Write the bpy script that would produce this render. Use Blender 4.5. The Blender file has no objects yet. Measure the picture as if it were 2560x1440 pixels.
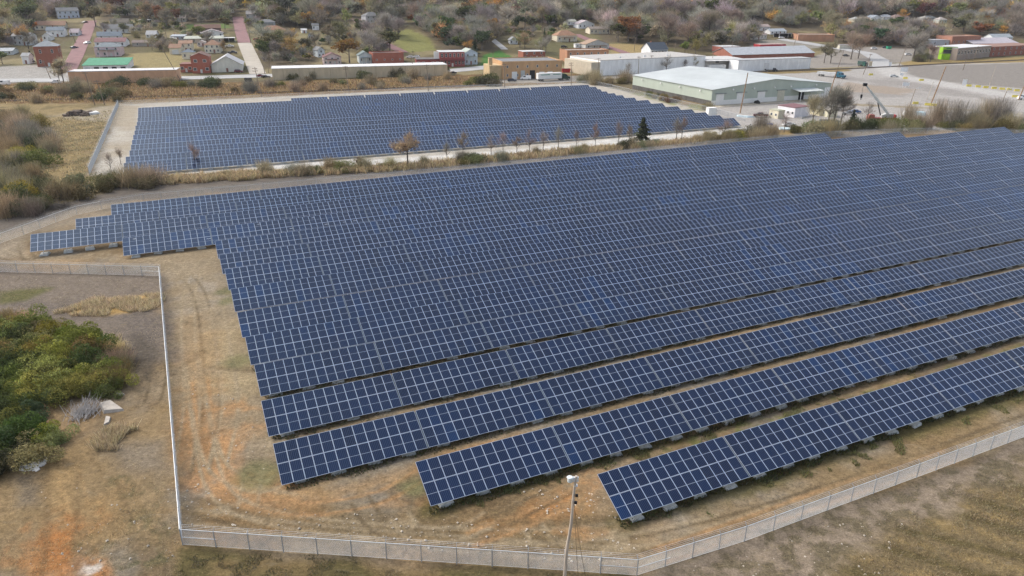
import bpy, bmesh, math, random
import numpy as np
from mathutils import Matrix, Vector
R = random.Random(7)
NR = np.random.default_rng(11)
sc = bpy.context.scene
COL = sc.collection

# ------------------------------------------------------------------ camera, sky, sun, exposure
F_PX, PITCH, ROLL, CAM_H = 1794.91, 0.3947729, -0.0043741, 45.66
cam = bpy.data.cameras.new("camera"); cam.sensor_width = 36; cam.lens = 36 * F_PX / 2560
cam.clip_end = 6000; cam.clip_start = 0.5
cam_o = bpy.data.objects.new("camera", cam); COL.objects.link(cam_o)
cam_o.matrix_world = Matrix.Translation((0, 0, CAM_H)) @ Matrix.Rotation(math.pi/2 - PITCH, 4, 'X') @ Matrix.Rotation(-ROLL, 4, 'Z')
sc.camera = cam_o

SUN_EL, SUN_AZ = math.radians(44), math.radians(296)      # azimuth clockwise from +Y (camera heading)
w = bpy.data.worlds.new("World"); sc.world = w; w.use_nodes = True
nt = w.node_tree; bg = nt.nodes['Background']
sky = nt.nodes.new('ShaderNodeTexSky'); sky.sky_type = 'NISHITA'; sky.sun_disc = False
sky.sun_elevation = SUN_EL; sky.sun_rotation = SUN_AZ; sky.dust_density = 4.0; sky.air_density = 1.0
hs = nt.nodes.new('ShaderNodeHueSaturation'); hs.inputs['Saturation'].default_value = 0.58
nt.links.new(sky.outputs[0], hs.inputs['Color']); nt.links.new(hs.outputs[0], bg.inputs['Color'])
bg.inputs['Strength'].default_value = 0.13
sun = bpy.data.lights.new("sun", 'SUN'); sun.energy = 1.0; sun.angle = math.radians(16); sun.color = (1, .94, .84)
sun_o = bpy.data.objects.new("sun", sun); COL.objects.link(sun_o)
sd = Vector((math.sin(SUN_AZ)*math.cos(SUN_EL), math.cos(SUN_AZ)*math.cos(SUN_EL), math.sin(SUN_EL)))
sun_o.rotation_euler = (-sd).to_track_quat('-Z', 'Y').to_euler()
sc.view_settings.view_transform = 'Standard'; sc.view_settings.look = 'None'; sc.view_settings.gamma = 1
sc.view_settings.exposure = 1.0
try:
    sc.cycles.max_bounces = 5; sc.cycles.diffuse_bounces = 3; sc.cycles.glossy_bounces = 2; sc.cycles.transparent_max_bounces = 12
    sc.cycles.use_denoising = True
except Exception:
    pass

# ------------------------------------------------------------------ small maths
def sm(a, b, x):
    t = np.clip((x - a) / (b - a), 0, 1); return t * t * (3 - 2 * t)
def foot(x):
    return np.clip(462 + 0.30 * x, 395, 590)
def terr_big(x, y):
    d = (np.asarray(y, float) - foot(np.asarray(x, float))) / 12
    z = np.where(d > 35, 0.96 * d, 0.96 * np.log1p(np.exp(np.clip(d, -40, 35))))
    return np.where(z > 44, 44 + 8*(1 - np.exp(-np.maximum(z - 44, 0)/8)), z)
def tz(x, y): return float(terr_big(x, y))
CP, SP = math.cos(PITCH), math.sin(PITCH); CR, SR = math.cos(-ROLL), math.sin(-ROLL)
def ray(u, v):
    X = (u - 1280) / F_PX; Y = (720 - v) / F_PX
    X, Y = CR*X - SR*Y, SR*X + CR*Y
    return X, CP + Y*SP, -SP + Y*CP
def at(u, v, z=0.0):
    """where the line of sight of a photo pixel meets the terrain (plus z)"""
    dx, dy, dz = ray(u, v)
    lo, hi = 20.0, 2500.0
    for _ in range(50):
        m = (lo + hi) / 2
        if CAM_H + dz*m > tz(dx*m, dy*m) + z: lo = m
        else: hi = m
    return Vector((dx*lo, dy*lo, CAM_H + dz*lo - z))
def mpp(p):   # metres per photo pixel at a point
    return (p[1]*CP - (p[2] - CAM_H)*SP) / F_PX
def lin(c):
    return tuple((x/255/12.92 if x/255 <= .04045 else ((x/255+.055)/1.055)**2.4) for x in c)
_perm = NR.random((256, 256))
def vnoise(x, y):
    xi = np.floor(x).astype(int); yi = np.floor(y).astype(int); fx = x - xi; fy = y - yi
    fx = fx*fx*(3-2*fx); fy = fy*fy*(3-2*fy)
    a = _perm[xi % 256, yi % 256]; b = _perm[(xi+1) % 256, yi % 256]; c = _perm[xi % 256, (yi+1) % 256]; d = _perm[(xi+1) % 256, (yi+1) % 256]
    return (a*(1-fx)+b*fx)*(1-fy) + (c*(1-fx)+d*fx)*fy
def fbm(x, y, o=4):
    s = 0; a = .5; n = 0
    for k in range(o):
        s = s + a*vnoise(x*2**k + 17*k, y*2**k + 31*k); n += a; a *= .5
    return s / n
ORD = "first second third fourth fifth sixth seventh eighth ninth tenth eleventh twelfth thirteenth fourteenth fifteenth sixteenth seventeenth eighteenth nineteenth twentieth".split()
def ordw(n):
    if n <= 20: return ORD[n-1]
    tens = {2: 'twenty', 3: 'thirty', 4: 'forty', 5: 'fifty', 6: 'sixty'}[n // 10]
    return (tens[:-1] + 'ieth') if n % 10 == 0 else tens + '-' + ORD[n % 10 - 1]

# ------------------------------------------------------------------ materials
MATS = {}
def mat(name, col, rough=.7, var=.12, scale=.6, metal=0.0, bump=0.0, spec=.3, streak=0.0):
    if name in MATS: return MATS[name]
    m = bpy.data.materials.new(name); m.use_nodes = True; MATS[name] = m
    n = m.node_tree.nodes; l = m.node_tree.links; b = n['Principled BSDF']
    b.inputs['Roughness'].default_value = rough; b.inputs['Metallic'].default_value = metal
    b.inputs['Specular IOR Level'].default_value = spec
    tc = n.new('ShaderNodeTexCoord'); nz = n.new('ShaderNodeTexNoise'); nz.inputs['Scale'].default_value = scale; nz.inputs['Detail'].default_value = 5; nz.inputs['Roughness'].default_value = .65
    src = tc.outputs['Object']
    if streak:
        mp = n.new('ShaderNodeMapping'); mp.inputs['Scale'].default_value = (1, 1, streak); l.new(src, mp.inputs[0]); src = mp.outputs[0]
    l.new(src, nz.inputs['Vector'])
    mr = n.new('ShaderNodeMapRange'); mr.inputs[1].default_value = .3; mr.inputs[2].default_value = .7; mr.inputs[3].default_value = 1 - var; mr.inputs[4].default_value = 1 + var
    l.new(nz.outputs['Fac'], mr.inputs[0])
    mx = n.new('ShaderNodeMix'); mx.data_type = 'RGBA'; mx.blend_type = 'MULTIPLY'; mx.inputs[0].default_value = 1
    mx.inputs[6].default_value = (*col, 1); l.new(mr.outputs[0], mx.inputs[7]); l.new(mx.outputs[2], b.inputs['Base Color'])
    if bump:
        bp = n.new('ShaderNodeBump'); bp.inputs['Strength'].default_value = bump; l.new(nz.outputs['Fac'], bp.inputs['Height']); l.new(bp.outputs[0], b.inputs['Normal'])
    return m
def paint(col, rough=.6, **k):
    return mat("paint_%02x%02x%02x_%d" % (*[int(255*min(1, c)**.4545) for c in col], int(rough*10)), col, rough, **k)

def foliage_mat(name, attr):
    m = bpy.data.materials.new(name); m.use_nodes = True
    n = m.node_tree.nodes; l = m.node_tree.links; b = n['Principled BSDF']
    b.inputs['Roughness'].default_value = .8; b.inputs['Specular IOR Level'].default_value = .12
    if attr:
        a = n.new('ShaderNodeVertexColor'); a.layer_name = 'Col'; base = a.outputs['Color']
    else:
        a = n.new('ShaderNodeObjectInfo'); base = a.outputs['Color']
    g = n.new('ShaderNodeNewGeometry')
    r1 = n.new('ShaderNodeMapRange'); r1.inputs[3].default_value = .55; r1.inputs[4].default_value = 1.5
    l.new(g.outputs['Random Per Island'], r1.inputs[0])
    tc = n.new('ShaderNodeTexCoord'); nz = n.new('ShaderNodeTexNoise'); nz.inputs['Scale'].default_value = .55; nz.inputs['Detail'].default_value = 2
    l.new(tc.outputs['Object'], nz.inputs['Vector'])
    h = n.new('ShaderNodeHueSaturation')
    r2 = n.new('ShaderNodeMapRange'); r2.inputs[1].default_value = .3; r2.inputs[2].default_value = .7; r2.inputs[3].default_value = .488; r2.inputs[4].default_value = .522
    l.new(nz.outputs['Fac'], r2.inputs[0]); l.new(r2.outputs[0], h.inputs['Hue'])
    l.new(r1.outputs[0], h.inputs['Value']); l.new(base, h.inputs['Color'])
    l.new(h.outputs[0], b.inputs['Base Color'])
    tr = n.new('ShaderNodeBsdfTranslucent'); l.new(h.outputs[0], tr.inputs['Color'])
    ms = n.new('ShaderNodeMixShader'); ms.inputs[0].default_value = .28
    l.new(b.outputs[0], ms.inputs[1]); l.new(tr.outputs[0], ms.inputs[2])
    l.new(ms.outputs[0], n['Material Output'].inputs['Surface'])
    return m
M_FOL = foliage_mat("foliage", False); M_FOLM = foliage_mat("foliage_mass", True)
M_BARK = mat("bark", (.13, .11, .095), .9, .3, 2.0)
M_PALEBARK = mat("pale_bark", (.36, .33, .29), .9, .3, 2.0)
M_GALV = mat("galvanised_steel", (.62, .65, .67), .45, .08, 3.0, .25)
M_WIRE = mat("fence_wire", (.52, .55, .58), .5, .05, 3.0, .1)
M_CONC = mat("ballast_concrete", (.46, .475, .465), .9, .25, 2.5)
M_WOOD = mat("weathered_wood", (.23, .18, .14), .9, .35, 3.0, streak=.15)
M_WOODG = mat("grey_wood_pole", (.50, .43, .355), .9, .4, 4.0, streak=.12)
M_DARK = mat("dark_opening", (.02, .02, .022), .6, .3, 1)
M_GLASS = mat("window_glass", (.035, .045, .055), .12, .3, .8, spec=.6)
M_TYRE = mat("tyre_rubber", (.02, .02, .02), .8, .2, 3)
M_WHITE = mat("white_trim", (.78, .78, .76), .6, .05, 1)
M_CHROME = mat("bare_metal", (.6, .6, .6), .3, .1, 2, .8)

def pv_glass():
    m = bpy.data.materials.new("pv_glass"); m.use_nodes = True
    n = m.node_tree.nodes; l = m.node_tree.links; b = n['Principled BSDF']
    def math_(op, a, b_=None, c=None):
        x = n.new('ShaderNodeMath'); x.operation = op
        for i, s in enumerate((a, b_, c)):
            if s is None: continue
            if isinstance(s, (int, float)): x.inputs[i].default_value = s
            else: l.new(s, x.inputs[i])
        return x.outputs[0]
    uv = n.new('ShaderNodeUVMap'); sp = n.new('ShaderNodeSeparateXYZ'); l.new(uv.outputs[0], sp.inputs[0])
    U, V = sp.outputs[0], sp.outputs[1]
    fu = math_('FRACT', U); fv = math_('FRACT', V)
    # per-module random number from module index plus object
    oi = n.new('ShaderNodeObjectInfo')
    cx = n.new('ShaderNodeCombineXYZ'); l.new(math_('FLOOR', U), cx.inputs[0]); l.new(math_('FLOOR', V), cx.inputs[1]); l.new(math_('MULTIPLY', oi.outputs['Random'], 97.3), cx.inputs[2])
    wn = n.new('ShaderNodeTexWhiteNoise'); wn.noise_dimensions = '3D'; l.new(cx.outputs[0], wn.inputs['Vector'])
    cr = n.new('ShaderNodeValToRGB'); e = cr.color_ramp.elements
    e[0].position = 0; e[0].color = (.005, .0075, .026, 1); e[1].position = 1; e[1].color = (.004, .020, .074, 1)
    x = e.new(.3); x.color = (.005, .009, .033, 1); x = e.new(.85); x.color = (.0045, .0115, .043, 1)
    geo = n.new('ShaderNodeNewGeometry'); pn = n.new('ShaderNodeTexNoise'); pn.inputs['Scale'].default_value = .028; pn.inputs['Detail'].default_value = 3; l.new(geo.outputs['Position'], pn.inputs['Vector'])  # slow noise paints sky reflection differences into the base colour as bluer zones
    l.new(math_('ADD', math_('MULTIPLY', math_('SUBTRACT', pn.outputs['Fac'], .5), 2.2), math_('ADD', math_('MULTIPLY', math_('SUBTRACT', wn.outputs['Value'], .5), .75), .5)), cr.inputs[0])
    # vertical cell gaps (six cells across) and the half-cut line
    cu = math_('FRACT', math_('MULTIPLY', fu, 6.0)); du = math_('ABSOLUTE', math_('SUBTRACT', cu, .5))
    gap = math_('MULTIPLY', math_('GREATER_THAN', du, .42), .11)
    half = math_('MULTIPLY', math_('LESS_THAN', math_('ABSOLUTE', math_('SUBTRACT', fv, .5)), .0075), .7)
    lines = math_('MAXIMUM', gap, half)
    mx = n.new('ShaderNodeMix'); mx.data_type = 'RGBA'; l.new(lines, mx.inputs[0]); l.new(cr.outputs[0], mx.inputs[6]); mx.inputs[7].default_value = (.55, .6, .68, 1)
    # white frames for the sheets that carry many modules: module coordinates stored with an inset flag in the third UV slot
    fr = n.new('ShaderNodeAttribute'); fr.attribute_name = 'framed'
    eu = math_('ABSOLUTE', math_('SUBTRACT', fu, .5)); ev = math_('ABSOLUTE', math_('SUBTRACT', fv, .5))
    edge = math_('MAXIMUM', math_('GREATER_THAN', eu, .5 - .034), math_('GREATER_THAN', ev, .5 - .017))
    edge = math_('MULTIPLY', edge, fr.outputs['Fac'])
    mx2 = n.new('ShaderNodeMix'); mx2.data_type = 'RGBA'; l.new(edge, mx2.inputs[0]); l.new(mx.outputs[2], mx2.inputs[6]); mx2.inputs[7].default_value = (.32, .39, .50, 1)
    l.new(mx2.outputs[2], b.inputs['Base Color'])
    b.inputs['Roughness'].default_value = .13; b.inputs['Specular IOR Level'].default_value = .66
    l.new(math_('ADD', math_('MULTIPLY', edge, .3), .13), b.inputs['Roughness'])
    b.inputs['Specular Tint'].default_value = (.42, .70, 1.0, 1)
    return m
M_PV = pv_glass()
M_FRAME = mat("module_frame", (.36, .42, .52), .4, .05, 2, .15)

# ------------------------------------------------------------------ mesh builder and scene-graph helpers
class MB:
    def __init__(s): s.v = []; s.f = []; s.m = []
    def add(s, vs, fs, mi=0):
        o = len(s.v); s.v += [tuple(p) for p in vs]
        for f in fs: s.f.append(tuple(i + o for i in f)); s.m.append(mi)
        return s
    def box(s, a, b, mi=0, M=None):
        x0, y0, z0 = a; x1, y1, z1 = b
        vs = [(x0,y0,z0),(x1,y0,z0),(x1,y1,z0),(x0,y1,z0),(x0,y0,z1),(x1,y0,z1),(x1,y1,z1),(x0,y1,z1)]
        if M is not None: vs = [M @ Vector(p) for p in vs]
        return s.add(vs, [(0,3,2,1),(4,5,6,7),(0,1,5,4),(1,2,6,5),(2,3,7,6),(3,0,4,7)], mi)
    def tube(s, p, q, r0, r1=None, n=6, mi=0, cap=True):
        p = Vector(p); q = Vector(q); r1 = r0 if r1 is None else r1
        d = (q - p); d = d.normalized() if d.length > 1e-6 else Vector((0,0,1))
        a = d.orthogonal().normalized(); b = d.cross(a); vs = []
        for c, r in ((p, r0), (q, r1)):
            for i in range(n):
                t = 2*math.pi*i/n; vs.append(c + (a*math.cos(t) + b*math.sin(t))*r)
        fs = [(i, (i+1) % n, n + (i+1) % n, n + i) for i in range(n)]
        if cap: fs += [tuple(range(n))[::-1], tuple(range(n, 2*n))]
        return s.add(vs, fs, mi)
    def prism(s, prof, y0, y1, mi=0, M=None):        # profile in x,z extruded along y
        n = len(prof); vs = [(x, y0, z) for x, z in prof] + [(x, y1, z) for x, z in prof]
        if M is not None: vs = [M @ Vector(p) for p in vs]
        return s.add(vs, [tuple(range(n)), tuple(range(2*n-1, n-1, -1))] + [(i, n+i, n+(i+1) % n, (i+1) % n) for i in range(n)], mi)
    def mesh(s, name, mats, uv=None):
        me = bpy.data.meshes.new(name); me.from_pydata(s.v, [], s.f); me.update()
        for m in (mats if isinstance(mats, (list, tuple)) else [mats]): me.materials.append(m)
        if any(s.m): me.polygons.foreach_set('material_index', s.m)
        return me
    def build(s, name, mats, parent=None, loc=(0,0,0), rot=(0,0,0)):
        return put(name, s.mesh(name, mats), parent, loc, rot)
def put(name, me, parent=None, loc=(0,0,0), rot=(0,0,0), scale=None):
    o = bpy.data.objects.new(name, me); COL.objects.link(o); o.location = loc; o.rotation_euler = rot
    if scale is not None: o.scale = (scale,)*3 if isinstance(scale, (int, float)) else scale
    if parent is not None: o.parent = parent
    return o
def tag(o, label, cat, group=None, kind=None):
    if label: o['label'] = label
    if cat: o['category'] = cat
    if group: o['group'] = group
    if kind: o['kind'] = kind
    return o
def thing(name, label, cat, loc, rz=0, group=None, rot=None):
    o = put(name, None, None, loc, rot or (0, 0, rz)); o.empty_display_size = .5
    return tag(o, label, cat, group)
def copy_tree(src, loc, rz, label=None, scale=None):
    c = src.copy(); COL.objects.link(c); c.location = loc; c.rotation_euler = (0, 0, rz)
    if scale: c.scale = scale if not isinstance(scale, float) else (scale,)*3
    if label: c['label'] = label
    for ch in src.children:
        k = ch.copy(); COL.objects.link(k); k.parent = c
        for g in ch.children:
            d = g.copy(); COL.objects.link(d); d.parent = k
    return c

# ------------------------------------------------------------------ ground
KG = .56
def G(*c): return np.array(lin(c)) * KG
def wpoly(pts): return np.array([at(u, v)[:2] for u, v in pts])
def inside(P, X, Y):
    """signed distance-like: positive inside, metres"""
    n = len(P); ins = np.zeros(X.shape, bool); dm = np.full(X.shape, 1e9)
    for i in range(n):
        x0, y0 = P[i]; x1, y1 = P[(i+1) % n]
        c = ((y0 > Y) != (y1 > Y)) & (X < (x1-x0)*(Y-y0)/((y1-y0) if y1 != y0 else 1e-9) + x0)
        ins ^= c
        dx, dy = x1-x0, y1-y0; L2 = dx*dx+dy*dy+1e-9
        t = np.clip(((X-x0)*dx+(Y-y0)*dy)/L2, 0, 1)
        dm = np.minimum(dm, np.hypot(X-x0-t*dx, Y-y0-t*dy))
    return np.where(ins, dm, -dm)
def build_ground():
    na, nr = 860, 900
    ang = np.radians(np.concatenate([np.linspace(-80, -42.3, 40), np.linspace(-42, 42, na-80), np.linspace(42.3, 80, 40)]))
    r = 12 * (2600/12) ** np.linspace(0, 1, nr)
    A, Rr = np.meshgrid(ang, r); X = Rr*np.sin(A); Y = Rr*np.cos(A)
    Z = terr_big(X, Y)
    near = sm(330, 200, Rr)
    Z = Z + near*(.10*(fbm(X*.8, Y*.8, 3)-.5) + .25*(fbm(X*.07, Y*.07, 3)-.5)) - .02
    n1 = fbm(X*.045+3, Y*.045, 4); n2 = fbm(X*.22, Y*.22+9, 4); n3 = fbm(X*.9+5, Y*.9, 3); n4 = fbm(X*.012+7, Y*.012, 3)
    Cc = np.zeros(X.shape+(3,)); Cc[:] = G(150, 127, 99)
    def mixin(c, m): Cc[:] = Cc*(1-m[..., None]) + np.asarray(c)*m[..., None]
    def poly(pts, c, soft=2.0, wob=3.0, amt=1.0, nz=None):
        P = wpoly(pts); g = soft + wob*2 + 1; k = (X > P[:, 0].min()-g) & (X < P[:, 0].max()+g) & (Y > P[:, 1].min()-g) & (Y < P[:, 1].max()+g)
        d = inside(P, X[k], Y[k]) + wob*((n2[k]-.5)*2.2 + (n1[k]-.5)*1.5)
        m = sm(-soft, soft, d)*amt
        if nz is not None: m = m*nz[k]
        Cc[k] = Cc[k]*(1-m[:, None]) + np.asarray(c)*m[:, None]
    def stroke(pts, wd, c, soft=1.0, wob=1.0, amt=1.0, nz=None):
        P = wpoly(pts) if not isinstance(pts, np.ndarray) else pts; g = wd/2 + soft + wob*1.6 + .5
        k = (X > P[:, 0].min()-g) & (X < P[:, 0].max()+g) & (Y > P[:, 1].min()-g) & (Y < P[:, 1].max()+g)
        Xk, Yk = X[k], Y[k]; dm = np.full(Xk.shape, 1e9)
        for (x0, y0), (x1, y1) in zip(P[:-1], P[1:]):
            dx, dy = x1-x0, y1-y0; t = np.clip(((Xk-x0)*dx+(Yk-y0)*dy)/(dx*dx+dy*dy+1e-9), 0, 1)
            dm = np.minimum(dm, np.hypot(Xk-x0-t*dx, Yk-y0-t*dy))
        m = sm(-soft, soft, wd/2 - dm + wob*((n2[k]-.5)*2 + (n3[k]-.5)))*amt
        if nz is not None: m = m*nz[k]
        Cc[k] = Cc[k]*(1-m[:, None]) + np.asarray(c)*m[:, None]
    def curve(pts, n=14):
        P = wpoly(pts); P = np.concatenate([[2*P[0]-P[1]], P, [2*P[-1]-P[-2]]]); out = []
        for i in range(1, len(P)-2):
            for t in np.linspace(0, 1, n, endpoint=False):
                out.append(.5*((2*P[i]) + (-P[i-1]+P[i+1])*t + (2*P[i-1]-5*P[i]+4*P[i+1]-P[i+2])*t*t + (-P[i-1]+3*P[i]-3*P[i+1]+P[i+2])*t**3))
        return np.array(out)
    def ruts(pts, c, amt=.6, gap=1.8, wd=.32, brk=.35):
        Cv = curve(pts); d = np.gradient(Cv, axis=0); d /= np.linalg.norm(d, axis=1, keepdims=True)+1e-9; nrm = np.stack([-d[:, 1], d[:, 0]], 1)
        for o in (-gap/2, gap/2):
            stroke(Cv + nrm*o, wd, c, .22, .12, amt, np.clip((n1+n2-.75)*2.2+.5, brk, 1))
    blotch = sm(.42, .62, n2); blotchw = sm(.40, .60, n1); speck = sm(.45, .62, n3)
    # general variation of the site dirt
    mixin(G(168, 150, 127), blotchw*.55); mixin(G(124, 104, 80), blotch*.30)
    n5 = fbm(X*.085+20, Y*.085+4, 4); n6 = fbm(X*.13+50, Y*.13+14, 4)
    mixin(G(150, 141, 128), sm(.50, .64, n5)*.75); mixin(G(132, 106, 76), sm(.52, .66, n6)*.6); mixin(G(182, 148, 110), sm(.60, .72, fbm(X*.1+80, Y*.1+33, 4))*.5)
    # far: hillside litter and town ground
    mixin(G(118, 106, 78), sm(300, 420, Y)); mixin(G(172, 156, 118), sm(390, 410, Y)*blotchw*.8); mixin(G(118, 118, 76), sm(390, 410, Y)*sm(.52, .68, fbm(X*.03+40, Y*.03, 3))*.5)
    # left field: straw and weeds
    poly([(-300, 255), (296, 258), (222, 440), (330, 462), (560, 452), (130, 520), (-300, 560)], G(166, 142, 100), 3, 5)
    poly([(-300, 255), (296, 258), (222, 440), (330, 462), (560, 452), (130, 520), (-300, 560)], G(112, 100, 66), 3, 5, .75, blotch)
    poly([(130, 285), (290, 262), (296, 258), (280, 300), (210, 300)], G(182, 168, 146), 3, 4)
    # railway bank
    poly([(-300, 262), (300, 258), (700, 240), (1230, 216), (1500, 206), (1490, 186), (1120, 187), (680, 205), (440, 207), (-300, 209)], G(152, 124, 82), 2, 4)
    poly([(-300, 262), (300, 258), (700, 240), (1230, 216), (1500, 206), (1490, 186), (1120, 187), (680, 205), (440, 207), (-300, 209)], G(122, 84, 56), 2, 4, .8, blotch)
    stroke([(-200, 216), (200, 216), (700, 211), (1120, 192)], 4, G(186, 150, 104), 1.5, 2)
    stroke([(-200, 250), (300, 246), (700, 226), (1200, 210)], 5, G(170, 150, 115), 1.5, 2, .8)
    # far array pad
    poly([(298, 262), (222, 440), (420, 438), (760, 425), (1000, 408), (1300, 384), (1500, 362), (1700, 346), (1900, 325), (1850, 296), (1480, 206), (720, 240)], G(212, 204, 192), 1.5, 1.5)
    poly([(298, 262), (222, 440), (320, 440), (345, 265)], G(190, 174, 152), 1.5, 1.5, .8, blotchw)
    poly([(560, 412), (700, 410), (1000, 396), (1300, 372), (1500, 350), (1700, 334), (1870, 315), (1900, 330), (1500, 365), (1000, 410), (700, 422)], G(240, 237, 231), 1, 1)
    poly([(1500, 212), (1580, 225), (1775, 268), (1820, 292), (1760, 285)], G(150, 150, 95), 2, 2, .8, blotch)
    # strip of tall grass and the grey service road
    poly([(330, 442), (700, 424), (1000, 411), (1500, 366), (1900, 333), (2060, 325), (1900, 345), (1500, 381), (900, 428), (560, 452), (330, 466)], G(180, 150, 100), 1.5, 2)
    poly([(100, 530), (300, 466), (560, 452), (900, 428), (1500, 380), (1800, 354), (2060, 332), (2060, 345), (1500, 398), (900, 448), (275, 506), (160, 540), (0, 590), (-200, 620), (-200, 580)], G(127, 118, 110), 1.5, 1.5)
    poly([(100, 530), (300, 466), (560, 452), (900, 428), (1500, 380), (1500, 398), (900, 448), (275, 506)], G(104, 97, 92), 1.5, 2, .5, blotch)
    poly([(-100, 620), (0, 585), (200, 520), (275, 508), (270, 540), (70, 585), (60, 640), (-100, 650)], G(178, 162, 142), 1.5, 1, .7)
    # enclosure track west of the rows
    poly([(400, 668), (300, 650), (530, 610), (600, 780), (660, 1000), (690, 1110), (470, 1110), (430, 900)], G(170, 150, 124), 3, 4, .85)
    poly([(430, 690), (540, 690), (590, 780), (420, 800)], G(176, 164, 148), 2, 3, .7, blotch)
    stroke([(480, 800), (490, 870), (480, 960)], 5, G(186, 150, 110), 2.5, 3, .45, blotchw)
    stroke([(560, 830), (570, 900), (590, 960)], 6, G(186, 164, 130), 2, 3, .8)
    stroke([(498, 1040), (492, 1120), (520, 1200), (600, 1250), (700, 1262)], 6, G(200, 142, 92), 2.8, 3.5, .9, .5+.5*n3)
    stroke([(560, 1090), (545, 1160), (600, 1215)], 5, G(206, 154, 110), 2.5, 3, .85, .45+.55*n3)
    stroke([(500, 1000), (500, 1090), (512, 1180)], 1.3, G(126, 94, 66), 1.1, 1.2, .5)
    stroke([(700, 1240), (900, 1220), (1100, 1150), (1300, 1090)], 1.8, G(188, 146, 102), 1, 1, .6)
    stroke([(1180, 1330), (1330, 1285), (1450, 1225), (1490, 1190)], 2.2, G(192, 132, 82), 1.4, 1.6, .9, .35+.65*sm(.3,.6,n3))
    stroke([(1640, 1370), (1800, 1325), (1960, 1260), (2200, 1160), (2560, 1020)], 2.6, G(178, 148, 108), 1.6, 1.6, .6, .3+.7*n3)
    stroke([(1660, 1375), (1800, 1338), (1930, 1290)], 1.2, G(174, 128, 84), 1.0, 1.0, .6, .3+.7*n3)
    poly([(470, 1250), (800, 1270), (1200, 1290), (1600, 1330), (1590, 1395), (1000, 1370), (470, 1320)], G(134, 112, 82), 2, 2, .7)
    # wheel ruts and graded streaks round the row ends
    lt, dk, og = G(182, 162, 134), G(116, 98, 76), G(186, 142, 102)
    for pts, c, a in (([(455,1180),(480,1000),(470,820),(480,700),(520,640)], lt, .55), ([(500,1190),(530,1000),(520,850),(500,740),(460,680)], dk, .45), ([(540,1180),(575,1020),(560,880),(540,760)], lt, .6),
        ([(480,900),(510,1100),(560,1240),(720,1300),(1000,1330),(1350,1340),(1560,1320),(1800,1270)], lt, .6), ([(500,950),(525,1120),(580,1230),(760,1270),(950,1240),(1100,1160),(1250,1110)], og, .75), ([(500,1020),(540,1160),(640,1215),(700,1200)], lt, .6),
        ([(470,1260),(700,1320),(1000,1345),(1400,1370),(1600,1360),(1900,1285),(2300,1150),(2600,1040)], dk, .55), ([(480,1290),(800,1330),(1200,1360),(1580,1385),(1800,1330),(2200,1200),(2600,1070)], lt, .5), ([(900,1250),(960,1320),(1100,1340),(1250,1300),(1350,1250),(1460,1200)], dk, .55),
        ([(1000,1290),(1040,1330),(1150,1330),(1230,1290)], lt, .5), ([(1330,1310),(1370,1360),(1480,1365),(1560,1340)], lt, .55), ([(1180,1345),(1330,1290),(1450,1230),(1500,1170)], og, .8), ([(1650,1390),(1850,1320),(2100,1230),(2400,1130)], og, .6),
        ([(20,620),(120,645),(260,640),(420,660),(480,700)], lt, .6), ([(10,640),(70,650),(60,610),(110,580)], dk, .5), ([(100,1190),(130,1300),(120,1440),(90,1500)], dk, .55), ([(170,1180),(200,1300),(210,1460)], og, .7), ([(60,1200),(80,1320),(40,1460)], lt, .6), ([(250,1120),(300,1220),(350,1330),(390,1460)], dk, .5), ([(330,1100),(300,1250),(280,1400)], lt, .45),
        ([(0,790),(150,770),(330,775),(420,760)], dk, .5), ([(120,830),(260,815),(370,840),(395,930),(380,1010)], dk, .6), ([(0,700),(200,715),(390,705)], lt, .45), ([(620,1260),(640,1150),(660,1080)], lt, .4)):
        ruts(pts, c, min(.95, a*1.45), wd=.38)
    for i in range(46):      # scraper streaks and small blotches, mostly across the slope
        u, v = R.uniform(420, 1600), R.uniform(1120, 1400) if i % 2 else R.uniform(680, 1120)
        if i % 2 == 0: u = R.uniform(420, 620)
        p = at(u, v); a = R.gauss(.25, .4); L = R.uniform(1.5, 7); d = np.array([math.cos(a), math.sin(a)])*L
        stroke(np.array([[p.x, p.y], [p.x+d[0], p.y+d[1]]]), R.uniform(.2, 1.1), R.choice([lt, dk, og, lt]), .4, .8, R.uniform(.4, .8))
    for i in range(60):      # sweeps in the gravel yard
        p = at(R.uniform(2090, 2600), R.uniform(185, 300)); a = R.gauss(-.15, .35); L = R.uniform(8, 40); d = np.array([math.cos(a), math.sin(a)])*L
        stroke(np.array([[p.x, p.y], [p.x+d[0], p.y+d[1]]]), R.uniform(.5, 3), R.choice([G(206,202,198), G(158,152,148), G(198,186,172), G(172,168,166)]), 1.2, 2, R.uniform(.3, .7))
    # grass between and below the rows
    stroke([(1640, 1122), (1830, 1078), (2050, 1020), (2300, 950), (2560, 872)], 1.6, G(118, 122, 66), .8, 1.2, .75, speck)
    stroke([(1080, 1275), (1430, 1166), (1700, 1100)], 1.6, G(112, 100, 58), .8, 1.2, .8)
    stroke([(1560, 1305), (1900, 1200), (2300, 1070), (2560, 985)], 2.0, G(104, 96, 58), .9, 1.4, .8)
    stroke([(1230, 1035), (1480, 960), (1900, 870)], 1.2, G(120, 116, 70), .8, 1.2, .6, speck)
    for u, v, s in ((590, 905, 3.0), (655, 1190, 3.0), (575, 750, 2.6), (1035, 1215, 2.5), (560, 730, 2)):
        p = at(u, v); mixin(G(124, 124, 84), sm(s, s*.4, np.hypot(X-p.x, Y-p.y)+3*(n2-.5))*.7)
    # outside the fence on the left
    poly([(-200, 680), (396, 690), (412, 800), (430, 900), (360, 900), (330, 850), (90, 812), (-200, 790)], G(142, 128, 116), 2, 3)
    poly([(0, 740), (380, 770), (410, 800), (380, 860), (330, 830), (90, 800)], G(122, 112, 106), 2, 3, .7, blotchw)
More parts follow.
